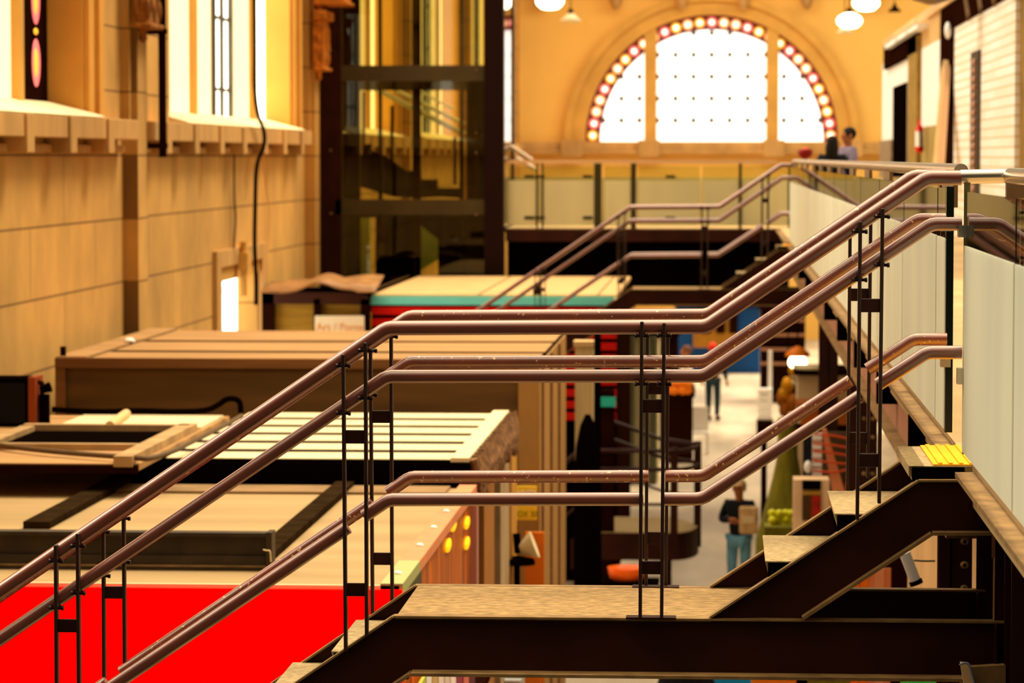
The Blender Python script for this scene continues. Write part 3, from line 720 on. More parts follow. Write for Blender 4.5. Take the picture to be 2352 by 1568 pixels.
MB().box(-6.2,-6.0,58.3,58.9,0,4.5).build('leg',steeld,rs); MB().box(-4.7,-4.5,58.3,58.9,0,4.5).build('leg',steeld,rs)
gp_=thing('glazed_screen','pale green glazed panel seen low through the lift glass','panel',(-5,59.5,0))
MB().box(at(775,500,59.5).x,at(850,500,59.5).x,59.5,59.6,1,at(800,500,59.5).z).build('pane',mat('sage','c4dc86',.4,var=.2,scale=2),gp_)
MB().prism([at(955,512,59.5),at(1045,572,59.5),at(955,628,59.5),at(955,900,59.5),at(955,900,59.5)],(0,.05,0)).build('triangular_pane',mat('sage','9fae62'),gp_)
MB().box(at(775,500,59.5).x,at(1050,500,59.5).x,59.5,59.6,0,1).build('base',darkw,gp_)
# pale frame strip right of lift
ds=thing('white_door_frame','narrow white frame standing right of the lift post','frame',(-3.4,BY+1.5,0))
MB().box(at(1153,300,56).x,at(1170,300,56).x,56,56.1,zz(190)-.0,zz(-40)).build('upper_panel',whitem,ds)
MB().box(at(1153,300,56).x,at(1169,300,56).x,56,56.1,DZ,zz(190)).build('dark_leaf',mat('navy_dark','181418',.5),ds)
cable('handrail',[at(1172,335,56),at(1222,368,56)],.035,mat('pale_rail2','f0d8c0',.4),'short pale sloping handrail behind the glass balcony beside the lift','handrail')
cable('handrail',[at(1185,362,56.4),at(1232,390,56.4)],.035,mat('pale_rail2','f0d8c0'),'lower pale sloping handrail end behind the balcony glass','handrail')

# ------------------------------------------------------------ kiosks on the left
# K1 wooden kiosk
z1=4.08
K=onz(1240,825,z1); k1y0=K.y; k1x=K.x; k1y1=onz(900,757,z1).y
k1=thing('wooden_kiosk','long brown timber market kiosk with plank roof against the left wall','kiosk',(-4,k1y0,0))
xl=WX+.32
b=MB(); yg=[k1y0,onz(800,806,z1).y,onz(800,782,z1).y,k1y1]
for a,b_ in zip(yg,yg[1:]): b.box(xl+.35,k1x-(0 if a>yg[0]+9 else .02),a+.0,b_-.32,z1-.008,z1)
b.box(xl,xl+.3,k1y0,k1y1,z1-.05,z1+.01)
b.build('roof_boards',wood,k1)
MB().box(xl+.02,k1x-.02,k1y0+.05,k1y1-.05,z1-.3,z1-.016).build('gap_shade_block',dark,k1)  # dark block put in so the gaps between boards look unlit
zf=at(800,947,k1y0).z; zl_=at(800,846,k1y0).z
MB().box(xl,k1x,k1y0-.06,k1y0+.0,zl_,z1-.001).build('top_fascia',fasc2,k1)
MB().box(xl+.1,k1x-.04,k1y0-.02,k1y0+.03,zf-.8,zl_).build('fascia',fasc,k1)
MB().box(xl,xl+.1,k1y0-.05,k1y0+.05,0,zl_).build('corner_post',fasc2,k1)
MB().box(k1x-.06,k1x,k1y0,k1y1,0,z1-.05).build('side_wall',side,k1)
b=MB(); 
for k in range(3): b.box(k1x-.001,k1x+.02,k1y0+.3+k*1.6,k1y0+.5+k*1.6,0,z1-.05)
b.build('side_batten',fasc2,k1)
MB().box(k1x-.2,k1x-.0,k1y0-.08,k1y0+.04,0,zl_).build('corner_post',side,k1)
b=MB(); z=zf-.8
while z>2.3: b.box(xl+.2,k1x-.2,k1y0+.02,k1y0+.05,z-.09,z-.01); z-=.1
b.build('roller_shutter',mat('shutter','8a6226',.6),k1)
MB().box(xl+.2,k1x-.2,k1y0+.5,k1y0+.6,0,2.3).build('back_panel',darkw,k1)
c=onz(45,815,z1); MB().tube([(xl+.05,k1y0+.1,z1),(xl+.05,k1y0+.1,z1+.1)],.03,8).build('vent_stub',darkw,k1)
p=onz(297,789,z1); tag(MB().ball((p.x,p.y,p.z+.03),(.06,.05,.03),10,6,.15).build('crumpled_paper',whitem),'tiny white scrap of crumpled paper lying on the timber kiosk roof','paper')
# yellow sign
sg=thing('yellow_sign','yellow square stall sign with number hanging on the kiosk corner','sign',at(1207,1155,k1y0-.25))
a=at(1180,1116,k1y0-.25);b_=at(1233,1194,k1y0-.25)
MB().box(a.x,b_.x,a.y,a.y+.03,b_.z,a.z).build('board',mat('sign_yellow','ffd43a',.5),sg,bevel=.004)
text('number','BOX 30',.085,mat('sign_green','8a9a10',.5),sg,(a.x*.5+b_.x*.5,a.y-.002,at(0,1172,a.y).z),sx=.8)
text('heading','MO',.12,whitem,sg,(a.x*.5+b_.x*.5,a.y-.002,at(0,1128,a.y).z),sx=1.1)
MB().box((a.x+b_.x)/2-.01,(a.x+b_.x)/2+.01,a.y+.03,k1y0-.0,a.z-.04,a.z-.02).build('hanger',darkw,sg)
# K2 slatted awning
z2=E-2.3
K=onz(1077,1055,z2); k2y0=K.y; k2y1=onz(1190,945,z2).y; k2x=K.x; k2l=-4.25
k2=thing('slatted_awning','cream slatted kiosk roof with dark gaps and rope fringe','awning',(-3,k2y0,0))
ns=6; st_=(k2y1-k2y0)/ns
b=MB()
for k in range(ns): b.box(k2l,k2x,k2y0+k*st_+.02,k2y0+(k+1)*st_-.24,z2-.006,z2)
b.build('slat',slat,k2); MB().box(k2x-.14,k2x,k2y0,k2y1,z2-.02,z2+.012).build('edge_board',slat,k2)
MB().box(k2l,k2x-.05,k2y0+.03,k2y1,z2-.05,z2-.012).build('gap_shade_sheet',dark,k2)  # black sheet added to paint the shade between the slats
MB().box(k2l-.3,k2x,k2y0-.02,k2y0+.05,z2-.2,z2-.03).build('front_fascia',black,k2)
b=MB(); random.seed(3)
nloop=17
for k in range(nloop):
    y=k2y0+.05+k*(k2y1-k2y0)/nloop; d=(k2y1-k2y0)/nloop; dp_=.2+random.uniform(0,.08)
    b.tube([(k2x+.03,y,z2),(k2x+.06,y+.1*d,z2-dp_*.7),(k2x+.06,y+.45*d,z2-dp_),(k2x+.06,y+.9*d,z2-dp_*.6),(k2x+.03,y+d,z2)],.035,7)
    b.ball((k2x+.07,y+.4*d,z2-dp_-.03),(.03,.05,.07),7,5,.2)
b.build('rope_fringe',mat('rope','7a5636',.9,var=.5,scale=20),k2)
MB().box(k2x-.12,k2x-.04,k2y0+.02,k2y0+.12,0,z2-.3).build('post',darkw,k2)
MB().box(k2x-.3,k2x-.25,k2y0+.3,k2y1-.3,0,z2-.12).build('inner_wall',darkw,k2)
def strip(p0,p1,X,z0,z1_,m,nm,par):
    y0_=onx(p0,1200,X).y; y1_=min(onx(p1,1200,X).y,k1y0-.35); MB().box(X-.05,X,y0_,y1_,z0,z1_).build(nm,m,par)
strip(1112,1136,k2x-.02,0,z2-.3,ochre if False else mat('brown_side','a06a30',.6,var=.1,scale=3),'side_panel',k2)
strip(1137,1150,k2x-.1,0,z2-.3,black,'gap_panel',k2)
strip(1150,1175,k2x-.02,0,z2-.35,mat('grey_curtain','a88e68',.7,var=.3,scale=3,stretch=(1,4,.5)),'curtain',k2)
strip(1175,1198,k2x,0,z2-.25,mat('ochre_side','c08a3a',.6,var=.1,scale=3),'corner_post',k2)
# K2 left roof w/ framed void, speaker etc
z3=E-2.22
k3y0=onz(200,1055,z3).y; k3y1=onz(200,946,z3).y
k3=thing('flat_kiosk_roof','flat tan kiosk roof with a dark framed opening, left side','kiosk',(-5.4,k3y0,0))
MB().box(WX+.32,k2l-.02,k3y0,k3y1,z3-.08,z3-.03).build('roof_board',wood,k3)
A=[onz(x,y,z3) for x,y in ((55,1022),(505,985))]
vy0=A[0].y; vy1=A[1].y; vx0=-5.62; vx1=-4.45
b=MB(); b.box(vx0-.1,vx1+.1,vy0-.1,vy0,z3-.05,z3+.02); b.box(vx0-.1,vx1+.1,vy1,vy1+.12,z3-.05,z3+.03); b.box(vx0-.12,vx0,vy0,vy1,z3-.05,z3+.02); b.box(vx1,vx1+.14,vy0-1.2,vy1+.2,z3-.05,z3+.03); b.build('opening_frame',mat('frame_wood','a8875a',.7,var=.25,scale=4),k3)
MB().box(vx0,vx1,vy0,vy1,z3-.03,z3-.022).build('opening_shade_panel',black,k3)  # flat black panel stands in for the darkness inside the opening
b=MB(); b.box(vx0+.1,-4.3,vy1+.3,k3y1-.15,z3-.03,z3-.01); b.build('pale_sheet',slat,k3)
q=onz(290,955,z3); q2=onz(252,983,z3)
MB().tube([(q.x,q.y,z3+.02),(q2.x,q2.y,z3+.02)],.04,10).build('pipe',tan,k3)
MB().box(WX+.35,k2l-.02,k3y0-.02,k3y0+.0,z3-.1,z3-.04).build('fascia',darkw,k3)
MB().box(WX+.4,k2l-.1,k3y1-.2,k3y1-.1,0,z3-.08).build('back_wall',darkw,k3)
# speaker box
p=onz(40,972,z3)
sb=thing('loudspeaker','black box loudspeaker with orange edge on the kiosk roof, far left','speaker',(p.x,p.y,z3))
MB().box(p.x-.35,at(74,900,p.y).x,p.y,p.y+.35,z3-.03,at(40,868,p.y).z).build('cabinet',black,sb,bevel=.01)
xa=at(66,900,p.y).x; MB().box(xa,at(82,900,p.y).x,p.y-.02,p.y+.3,z3-.02,at(40,866,p.y).z).build('side_trim',mat('orange_edge','8a3a14',.5),sb)  # right edge in orange-brown
MB().box(p.x-.33,xa-.03,p.y-.012,p.y,z3+.0,at(40,880,p.y).z).build('grille',mat('grille_black','080606',.9),sb)
fl=thing('clamp_spotlight','small dark clamp spotlight just right of the black loudspeaker','lamp',at(100,940,p.y+.1))
Yq=p.y+.1
MB().tube([at(84,876,Yq),at(96,880,Yq),at(98,940,Yq)],.02,8).build('arm',darkw,fl); MB().tube([at(93,896,Yq),at(116,888,Yq)],[.03,.045],10).build('head',black,fl)
MB().box(at(92,930,Yq).x,at(112,930,Yq).x,Yq-.05,Yq+.05,z3-.03,at(0,905,Yq).z).build('base',black,fl)
yc=k3y1-.25
cable('cable',[at(x,y,yc) for x,y in [(120,940),(170,943),(240,945),(320,943),(400,945),(470,942),(500,930),(520,917),(540,916),(551,925),(553,948)]],.025,black,'thick black cable looping over the roofs beside the loudspeaker')
cable('cable',[onz(x,y,z3+.01) for x,y in [(0,1022),(60,1030),(160,1040),(300,1050),(345,1052),(400,1035),(430,1020),(500,985),(555,955)]],.02,mat('tan_cable','5a452a',.6),'thin tan cable snaking across the flat kiosk roof')
# K3 red kiosk
z4=E-2.5
K=onz(925,1352,z4); k4y0=K.y; k4x=K.x; k4y1=onz(1075,1122,z4).y
k4=thing('red_kiosk','bright red kiosk with flat pale roof at the lower left','kiosk',(-3,k4y0,0))
MB().box(WX+.32,k4x-.1,k4y0+.02,k4y1+1.9 if False else k4y1-.0,z4-.06,z4).build('roof_sheet',woodl,k4)
MB().box(WX+.32,k4x-.02,k4y0,k4y0+.03,z4-.05,z4+.018).build('front_trim',trimw,k4)
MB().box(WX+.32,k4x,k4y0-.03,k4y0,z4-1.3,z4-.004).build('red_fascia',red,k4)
MB().box(WX+.32,k4x-.1,k4y0-.01,k4y0+.06,0,z4-1.3).build('front_wall',darkw,k4)
ysp=onx(965,1300,k4x).y
MB().box(k4x-.13,k4x,ysp,k4y1,z4-.04,z4+.03).build('right_trim',salmon,k4); MB().box(k4x-.13,k4x,k4y0,ysp,z4-.04,z4+.03).build('right_trim',greent,k4)
MB().box(k4x-.02,k4x+.0,k4y0,ysp+.1,z4-.4,z4-.04).build('side_fascia',mat('grey_green_dark','4a4a34',.6),k4)
MB().box(k4x-.08,k4x-.03,k4y0+.05,k4y1,0,z4-.06).build('copper_side',copper,k4)
b=MB()
for yy in (19.2,20.6,21.6,22.6): b.ball((k4x-.07,yy,z4+.035),(.025,.025,.015),8,5)
b.build('rivet',whitem,k4)
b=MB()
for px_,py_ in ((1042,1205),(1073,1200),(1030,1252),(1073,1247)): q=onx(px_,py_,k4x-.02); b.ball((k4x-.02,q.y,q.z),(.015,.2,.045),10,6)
b.build('lamp_reflection',glint,k4)  # lamp glints on the copper, shaped as glowing blobs
q=onx(1095,1250,k4x).y
MB().box(k4x-.04,k4x+.02,k4y1-.25,k4y1-.1,0,z4-.02).build('side_post',mat('pink_post','c08878',.4),k4)
# gutters on roof
Xg=-4.6; g_=MB(); g_.box(Xg-.09,Xg+.09,onz(120,1215,z4).y,26.3,z4,z4+.05); g_.build('gutter',mat('gutter_dark','2a1e10',.8,var=.3,scale=6,spec=0),k4)
Xg=-2.84; g_=MB(); g_.box(Xg-.07,Xg+.07,onz(620,1285,z4).y,k4y1,z4,z4+.05); g_.build('gutter',mat('gutter_dark','3a2c1c'),k4)
MB().box(WX+.32,-4.5,k4y1,26.5,z4-.06,z4).build('roof_sheet',woodl,k4)
MB().box(-4.5,k4x-.2,k4y1-.5,k4y1,z4+.001,z4+.02).build('dirty_strip',mat('dirty_roof','8a6c46',.8,var=.2,scale=3),k4)
# metal channel on roof
yb4=onz(300,1308,z4).y; x1=at(612,1270,yb4).x; zt4=at(300,1222,yb4).z
ch=thing('metal_channel','long dark grey metal channel lying on the roof of the red kiosk','channel',(-3.5,yb4,z4))
hh=zt4-z4
b=MB(); b.box(WX+.6,x1,yb4,yb4+.1,z4,z4+hh*.38); b.box(WX+.6,x1,yb4+.03,yb4+.12,z4+hh*.38,z4+hh*.9); b.box(WX+.6,x1,yb4+.0,yb4+.12,z4+hh*.9,z4+hh); b.box(WX+.6,x1,yb4-.02,yb4,z4+hh*.0,z4+hh*.1); b.build('profile',metalg,ch)
MB().box(x1-.0,x1+.035,yb4-.02,yb4+.14,z4,z4+hh*1.03).build('end_cap',mat('end_cap','3a2e1e',.6),ch)
MB().box(WX+.6,x1,yb4-.022,yb4+.0,z4+hh*.1,z4+hh*.14).build('pale_edge',flange,ch)
cable('string',[at(x,y,yb4-.05) for x,y in [(604,1262),(612,1264),(620,1266),(622,1290)]],.004,trimw,'short pale string tied at the end of the metal channel','string')
# K4 teal and red stall
KY=46.0
z5=at(1100,677,KY).z
x50=at(853,700,KY).x; x51=at(1416,700,KY).x
k5=thing('red_slatted_stall','market stall with turquoise top stripe and red slatted front','stall',(-3,KY,0))
y5b=min(53.3,onz(1100,631,z5).y)
b=MB(); xs5=[at(x,650,KY+2).x for x in (862,1122,1215,1385)]
b.box(x50,x51,KY+.02,y5b,z5-.05,z5); b.build('roof_sheet',mat('roof_cream','c8a26c',.7,var=.12,scale=1.5),k5)
b=MB(); [b.box(x-.01,x+.01,KY+.03,y5b,z5,z5+.008) for x in xs5]; b.build('roof_seam',fasc,k5)
za=at(0,678,KY).z; zb_=at(0,697,KY).z
MB().box(x50,x51,KY-.02,KY+.02,zb_,za).build('turquoise_stripe',cyan,k5)
b=MB(); z=zb_-.03
while z>2.4: b.box(x50,x51,KY,KY+.03,z-.11,z); z-=.165
b.build('red_slats',redd,k5); MB().box(x50,x51,KY+.03,KY+.1,0,zb_).build('backing',black,k5)
MB().box(x51-.1,x51,KY+.1,y5b,0,z5-.05).build('side_wall',darkw,k5)
MB().box(x51-.12,x51-.03,KY-.1,KY,0,2.4).build('post',darkw,k5)
b=MB(); c=at(1233,674,KY); b.box(c.x-.06,c.x+.06,KY+.1,KY+.2,z5,z5+.08); b.tube([(c.x,KY+.15,z5+.08),(c.x+.03,KY+.1,z5+.14)],.03,8); b.build('spot_fixture',darkw,k5)
tp=thing('turquoise_plate','small turquoise sign plate on a dark post below the red slats','sign',at(1394,922,44))
a=at(1376,912,43.6);b_=at(1414,934,43.6); MB().box(a.x,b_.x,43.6,43.65,b_.z,a.z).build('plate',teal,tp); MB().box(a.x+.02,b_.x-.02,43.65,43.8,0,a.z+.1).build('post',darkw,tp)
# K5 dark wood kiosk
KZ=45.75
x60=at(601,700,KZ).x;x61=at(849,700,KZ).x; zt6=at(0,668,KZ).z
k6=thing('dark_wood_kiosk','dark brown timber-framed kiosk with olive slats and tarpaulin on top','kiosk',(-5,KZ,0))
def kx(p): return at(p,700,KZ).x
b=MB(); b.box(kx(601),kx(629),KZ,KZ+.15,0,zt6-.02); b.box(kx(720),kx(736),KZ,KZ+.12,0,zt6-.1); b.box(kx(828),kx(849),KZ,KZ+.15,0,zt6-.1); b.build('post',darkw,k6)
P=[at(x,y,KZ) for x,y in [(601,668),(640,669),(720,671),(800,672),(838,677),(849,690),(849,700),(601,697)]]
MB().prism(P,(0,.2,0)).build('curved_beam',mat('beam_red_brown','3c1a0e',.4,var=.2,scale=3),k6)
MB().box(kx(629),kx(828),KZ+.1,KZ+.13,0,zt6-.15).build('olive_slats',olive,k6)
random.seed(5)
n1=20;b=MB();vs_=[];
for i in range(n1+1):
    f_=i/n1; px=598+f_*264
    top=664-18*math.sin(f_*PI*.5)-4*math.sin(f_*9)+ (0)
    low=668-22*math.exp(-((f_-.5)/.16)**2)+ (5 if f_>.8 else 0)+4*math.sin(f_*5)
    a=at(px,low,KZ-.05); vs_.append(a); q_=at(px,min(top,low-9)-6,KZ+1.0); q_.y=KZ+2.2; vs_.append(q_)
b.add(vs_,[(2*i,2*i+2,2*i+3,2*i+1) for i in range(n1)],True); tp_=b.build('tarpaulin',mat('tarp','9a6c3c',.5,var=.35,scale=4),k6)
so_=tp_.modifiers.new('s','SOLIDIFY'); so_.thickness=.02
MB().box(kx(603),kx(847),KZ+.2,KZ+2,zt6-.3,zt6-.02).build('roof_core',black,k6)
ws=thing('white_sign','white rectangular sign with faint orange lettering on the dark wood kiosk','sign',at(780,742,KZ-.1))
a=at(723,725,KZ-.1);b_=at(836,775,KZ-.1)
MB().box(a.x,b_.x,KZ-.1,KZ-.05,b_.z,a.z).build('board',mat('sign_white','fff0d0',.5),ws,bevel=.01)
text('lettering','Art / Porte',.15,mat('pale_orange','f0a860',.6),ws,((a.x+b_.x)/2,KZ-.104,at(0,748,KZ).z))
MB().box(a.x+.1,b_.x-.1,KZ-.05,KZ-.0,b_.z+.1,b_.z+.15).build('mount',darkw,ws)

# ------------------------------------------------------------ curved landing in middle
cl=thing('curved_stair_landing','dark curved stair landing with looping pipe rails in the middle of the hall','landing',(-1,45,0))
CZ=at(1450,1207,44.4).z
pts=[at(x,1207,44.4) for x in (1375,1540)]
xa=at(1345,1207,44.4).x; xb=at(1550,1207,44.4).x; yA=43.6; yB=45.5; xr=at(1602,1207,44.4).x
out=[(xa,yA)]+[(xb+(xr-xb)*math.sin(t_*PI/2/6), yA+.9-(.9)*math.cos(t_*PI/2/6)) for t_ in range(7)]+[(xr,yB-.9)]+[(xb,yB),(xa,yB)]
MB().prism([(x,y,CZ-.05) for x,y in out],(0,0,.05)).build('platform',conc,cl)
b=MB(); 
for (xA_,yA_),(xB_,yB_) in zip(out[:8],out[1:9]): b.bar((xA_,yA_,CZ-.19),(xB_,yB_,CZ-.19),.36,.03,(Vector((yB_-yA_,-(xB_-xA_),0)).normalized() if True else 0))
b.build('curved_beam',steeld,cl)
q=[at(1310,1240,44.3),at(1375,1207,44.3),at(1375,1262,44.3),at(1310,1310,44.3)]
MB().prism(q,(0,.05,0)).build('flight_stringer',steeld,cl)
for x in (xa+.1,xb-.1): MB().box(x-.06,x+.06,yA+.6,yA+.72,0,CZ-.05).build('leg',steeld,cl)
for hgt,r in ((1.1,.03),(.85,.03),(.38,.02)):
    pts=[(xa-.45,yA,CZ+hgt-.35),(xa-.05,yA,CZ+hgt)]+[(x,y,CZ+hgt) for x,y in out[1:9]]+[(xb-.2,yB-.1,CZ+hgt+.0),(xa,yB,CZ+hgt+.35)]
    MB().tube(pts,r,8).build('curved_handrail',steel,cl)
for (x,y) in ((xb-.0,yA+.02),(xr,yA+.95),(xa+.1,yB-.1)): MB().box(x-.05,x+.05,y-.03,y+.03,CZ-.3,CZ+1.15).build('rail_post',steeld,cl)
bt=thing('black_tarp_bundle','tall black covered bundle at the corner of the timber kiosk','cover',(-1.6,38.3,0))
a=at(1322,1000,38.3); b_=at(1378,1000,38.3)
b=MB(); b.lathe(((a.x+b_.x)/2,38.3,0),[(.16,0),(.165,1.2),(.16,2.2),(.14,2.6),(.09,2.85),(.03,2.98)],16); b.build('cover',black,bt)
MB().box(b_.x-.08,b_.x+.0,38.5,38.6,0,4.0).build('pole',black,bt)
cb=thing('cream_pillar','cream square pillar just right of the timber kiosk','pillar',(-1.7,39,0))
a=at(1321,795,39);b_=at(1362,795,39); MB().box(a.x,b_.x,39,39.3,0,a.z).build('shaft',mat('cream_pillar_mat','d8bc86',.7,var=.15,scale=3,stretch=(4,4,.3)),cb); MB().box(a.x-.02,b_.x+.02,38.97,39.33,a.z,a.z+.06).build('cap',tan,cb)
# orange basin
ob=thing('orange_basin','bright orange plastic basin on a low dark table','basin',(-1,42,0))
p=at(1443,1332,42)
MB().lathe(p,[(.18,0),(.24,.03),(.27,.17),(.25,.17),(.2,.05)],20,sx=1.0).build('bowl',orange,ob)
tt=thing('low_table','low dark table carrying the orange basin','table',(p.x,p.y,0)); MB().box(p.x-.35,p.x+.4,p.y-.3,p.y+.3,p.z-.05,p.z).build('top',black,tt)
for sx in (-.3,.35):
    for sy in (-.25,.25): MB().box(p.x+sx-.03,p.x+sx+.03,p.y+sy-.03,p.y+sy+.03,0,p.z-.05).build('leg',black,tt)
# small lamp / shade on black stand, orange panel
sl=thing('black_stand_lamp','black stand with pale tilted lampshade in front of the orange panel','lamp',at(1190,1340,28.5))
Yl=29.9
def L(x,y): return at(x,y,Yl)
MB().tube([L(1188,1445),L(1187,1280)],.03,10).build('pole',black,sl)
MB().lathe(L(1190,1288),[(.16,-.03),(.15,.02),(.02,.05)],18).build('round_top',black,sl)
MB().tube([L(1196,1262),L(1228,1250)],[.05,.13],16).build('shade',slat,sl); MB().tube([L(1186,1225),L(1190,1270)],.035,10).build('neck',black,sl)
MB().lathe((L(1188,1445).x,Yl,0),[(.15,0),(.15,.03),(.03,.05),(.03,L(1188,1445).z)],14).build('base',black,sl)
op=thing('orange_board','flat orange panel standing at the foot of the timber kiosk','panel',(-1.9,31,0))
a=at(1206,1222,30.2);b_=at(1250,1222,30.2); MB().box(a.x,b_.x,30.2,30.25,0.05,a.z).build('board',oran2,op); MB().box(a.x-.02,b_.x+.02,30.15,30.28,0,.05).build('foot',darkw,op)

# ------------------------------------------------------------ stalls beyond
def stall(lab,px0,px1,py0,Y,m,cat='stall',depth=1.5,py1=None,extras=True,roof=darkw,name='market_stall'):
    a=at(px0,py0,Y);b_=at(px1,py0,Y); t=thing(name,lab,cat,((a.x+b_.x)/2,Y,0))
    MB().box(a.x,b_.x,Y,Y+depth,0 if py1 is None else at(px0,py1,Y).z,a.z-.06).build('body',m,t)
    MB().box(a.x-.05,b_.x+.05,Y-.1,Y+depth,a.z-.06,a.z+.04).build('top',roof,t)
    return t,a,b_
t,a,b_=stall('blue fronted market stall at the far end of the hall',1552,1746,700,91,blue)
MB().box(at(1592,715,90.8).x,at(1692,790,90.8).x,90.8,90.95,at(0,792,90.8).z,at(0,712,90.8).z).build('sign_board',mat('brass_board','b07a24',.5,var=.2,scale=2),t)
for px in (1622,1655,1685): c=at(px,730,90.7).x; MB().box(c-.12,c+.12,90.7,90.78,at(0,760,90.7).z,at(0,712,90.7).z).build('window',darkw,t)
t,a,b_=stall('dark shelved stall beneath the far end of the walkway',1748,1850,706,80,darkw)
for k in range(4): MB().box(a.x,b_.x,79.85,79.95,a.z-.35-k*.35,a.z-.28-k*.35).build('shelf',pink,t)
t,a,b_=stall('cream curtained stall right of the red slatted stall',1436,1512,765,60,mat('cream_curtain','ece0b4',.8,var=.3,scale=4,stretch=(5,1,.3)))
for px in (1450,1478,1500): c=at(px,800,59.8).x; MB().box(c-.06,c+.06,59.8,59.9,0,a.z-.06).build('dark_pillar',mat('grey_green2','5a5a40',.7),t)
t,a,b_=stall('dark tall stall behind the landing post of the stairs',1513,1556,765,66,darkw)
t,a,b_=stall('dark goods counter piled with orange fruit in the middle aisle',1530,1590,905,64,darkw,'counter',name='fruit_counter')
random.seed(11)
def fruits(px0,px1,py,Y,n,m,lab,grp,r=.06,zs=None,rows=2):
    for k in range(n):
        x=px0+(px1-px0)*(k%max(1,n//rows)+.5)/max(1,n//rows); row=k//max(1,n//rows)
        p=at(x,py,Y); p.z+=row*r*1.5; p.y+=random.uniform(0,.1); p.x+=random.uniform(-.02,.02)
        o=MB().ball(p,(r,r,r*.92),10,8).build('fruit',m,None,loc=p); tag(o,lab,'fruit',grp)
fruits(1530,1585,897,63.9,10,orf,'round orange fruit heaped on the dark goods counter','orange fruit on the counter',.09)
# white rack, box stack, pole
t=thing('white_plastic_chair','white garden chair on the hall floor beside the fruit counter','chair',at(1600,962,66))
Yc=66; p=at(1602,962,Yc); p.z=0; X=p.x
MB().box(X-.22,X+.22,Yc-.2,Yc+.2,.42,.46).build('seat',whitc,t); MB().box(X-.22,X+.22,Yc+.17,Yc+.21,.46,.95).build('backrest',whitc,t)
for sx in (-.2,.2):
    for sy in (-.18,.18): MB().box(X+sx-.02,X+sx+.02,Yc+sy-.02,Yc+sy+.02,0,.42).build('leg',whitc,t)
for k in range(5):
    a=at(1740,958-k*15,70.5); b_=at(1774,958-k*15,70.5)
    o=MB().box(a.x,b_.x,70.5,70.8,a.z-.06,a.z+.05).build('cream_box',whitem,None,bevel=.01); tag(o,['bottom','second from bottom','middle','second from top','topmost'][k]+' cream box of the small stack on the floor beside the aisle','box','cream boxes stacked beside the aisle')
zb0=at(1740,958,70.5).z-.06
o=MB().box(at(1738,958,70.5).x,at(1776,958,70.5).x,70.45,70.85,0,zb0); tag(o.build('dark_plinth',darkw),'dark plinth beneath the stack of cream boxes','plinth')
t=thing('white_pole','slim white pole behind the stack of cream boxes','pole',at(1769,890,71)); c=at(1769,805,71); MB().box(c.x-.045,c.x+.045,71,71.1,0,c.z).build('shaft',whitem,t); MB().box(c.x-.1,c.x+.1,70.95,71.15,0,.04).build('foot',whitem,t)
# glowing white lamp with orange cap
p=at(1832,832,52); t=thing('globe_lamp','blazing white lamp with orange cap among the stalls under the walkway','lamp',p)
MB().ball(p,(.15,.15,.13),16,10).build('globe',lampm,t); MB().lathe(p+Vector((0,0,.1)),[(.2,0),(.19,.05),(.1,.12),(.03,.16)],16).build('cap',orf,t); MB().tube([p+Vector((0,0,.2)),(p.x,p.y,E-1.35)],.012,6).build('cord',black,t)
t=thing('hanging_garland','bundle of hanging yellow and amber goods under the globe lamp','goods',at(1805,900,52))
for nm,m,pts in (('yellow_cloth',mat('amber','e8a010',.5),[(1822,850,.08),(1808,885,.1),(1800,905,.09)]),('amber_bundle',mat('amber_dark','b86a14',.6),[(1795,915,.09),(1818,925,.11),(1802,940,.09)]),('pale_cloth',slat,[(1822,862,.05),(1820,880,.05)])):
    b=MB(); [b.ball(at(x,y,52),(r,r,r*1.4),10,8,.08) for x,y,r in pts]; b.build(nm,m,t)
p=at(1810,850,52); MB().tube([p,(p.x,p.y,E-1.35)],.01,6).build('string',black,t)
t,a,b_=stall('cream counter below the globe lamp under the walkway',1832,1985,852,50,mat('cream_counter','f2d8ac',.6,var=.1,scale=2),'counter',1.0,name='cream_counter')
c=at(1870,852,49.8); MB().lathe((c.x,49.9,a.z+.04),[(.3,0),(.32,.03),(.02,.05)],18).build('round_tray',slat,t)
MB().bar(at(1895,845,49.6),at(1925,930,49.6),.05,.03).build('brace',darkw,t); MB().box(at(1880,900,49.7).x,at(1892,900,49.7).x,49.7,49.8,at(0,930,49.7).z,at(0,860,49.7).z).build('slot',ochre,t)
t,a,b_=stall('orange-brown plank table in front of the cream counter',1840,1970,932,44,mat('plank_orange','b8661c',.6,var=.15,scale=3),'table',.8,py1=975,roof=mat('plank_orange','b8661c'),name='plank_table')
MB().box(at(1746,962,44).x,b_.x,44.05,44.7,at(0,988,44).z,at(0,972,44).z).build('dark_shelf',darkw,t)
for px in (1755,1950): c=at(px,980,44.2).x; MB().box(c-.04,c+.04,44.2,44.3,0,at(0,972,44).z).build('leg',darkw,t)
# salmon slanted post with red cords
Y=34
t=thing('salmon_stall_frame','salmon slanted stall post with red cords strung across it','frame',at(1920,1200,Y))
MB().prism([at(x,y,Y) for x,y in [(1888,985),(1898,985),(1940,1128),(1912,1128)]],(0,.1,0)).build('slanted_post',salmon,t)
for k,(y0_,y1_) in enumerate(((1000,1012),(1022,1032),(1040,1050),(1062,1068),(1085,1072))):
    MB().tube([at(1868,y0_-4,Y-.05),at(1915,y0_,Y-.05),at(1972,y1_,Y-.05)],.012,6).build('red_cord',mat('cord_red','c84a20',.5),t)
MB().box(at(1890,1100,Y).x,at(1975,1100,Y).x,Y+.3,Y+.4,0,at(0,988,Y).z).build('dark_backing',mat('backing_brown','4a3a20',.8),t)
MB().box(at(1943,1100,Y).x,at(1985,1100,Y).x,Y+.1,Y+.2,at(0,1130,Y).z,at(0,1100,Y).z).build('red_cloth',redd,t)
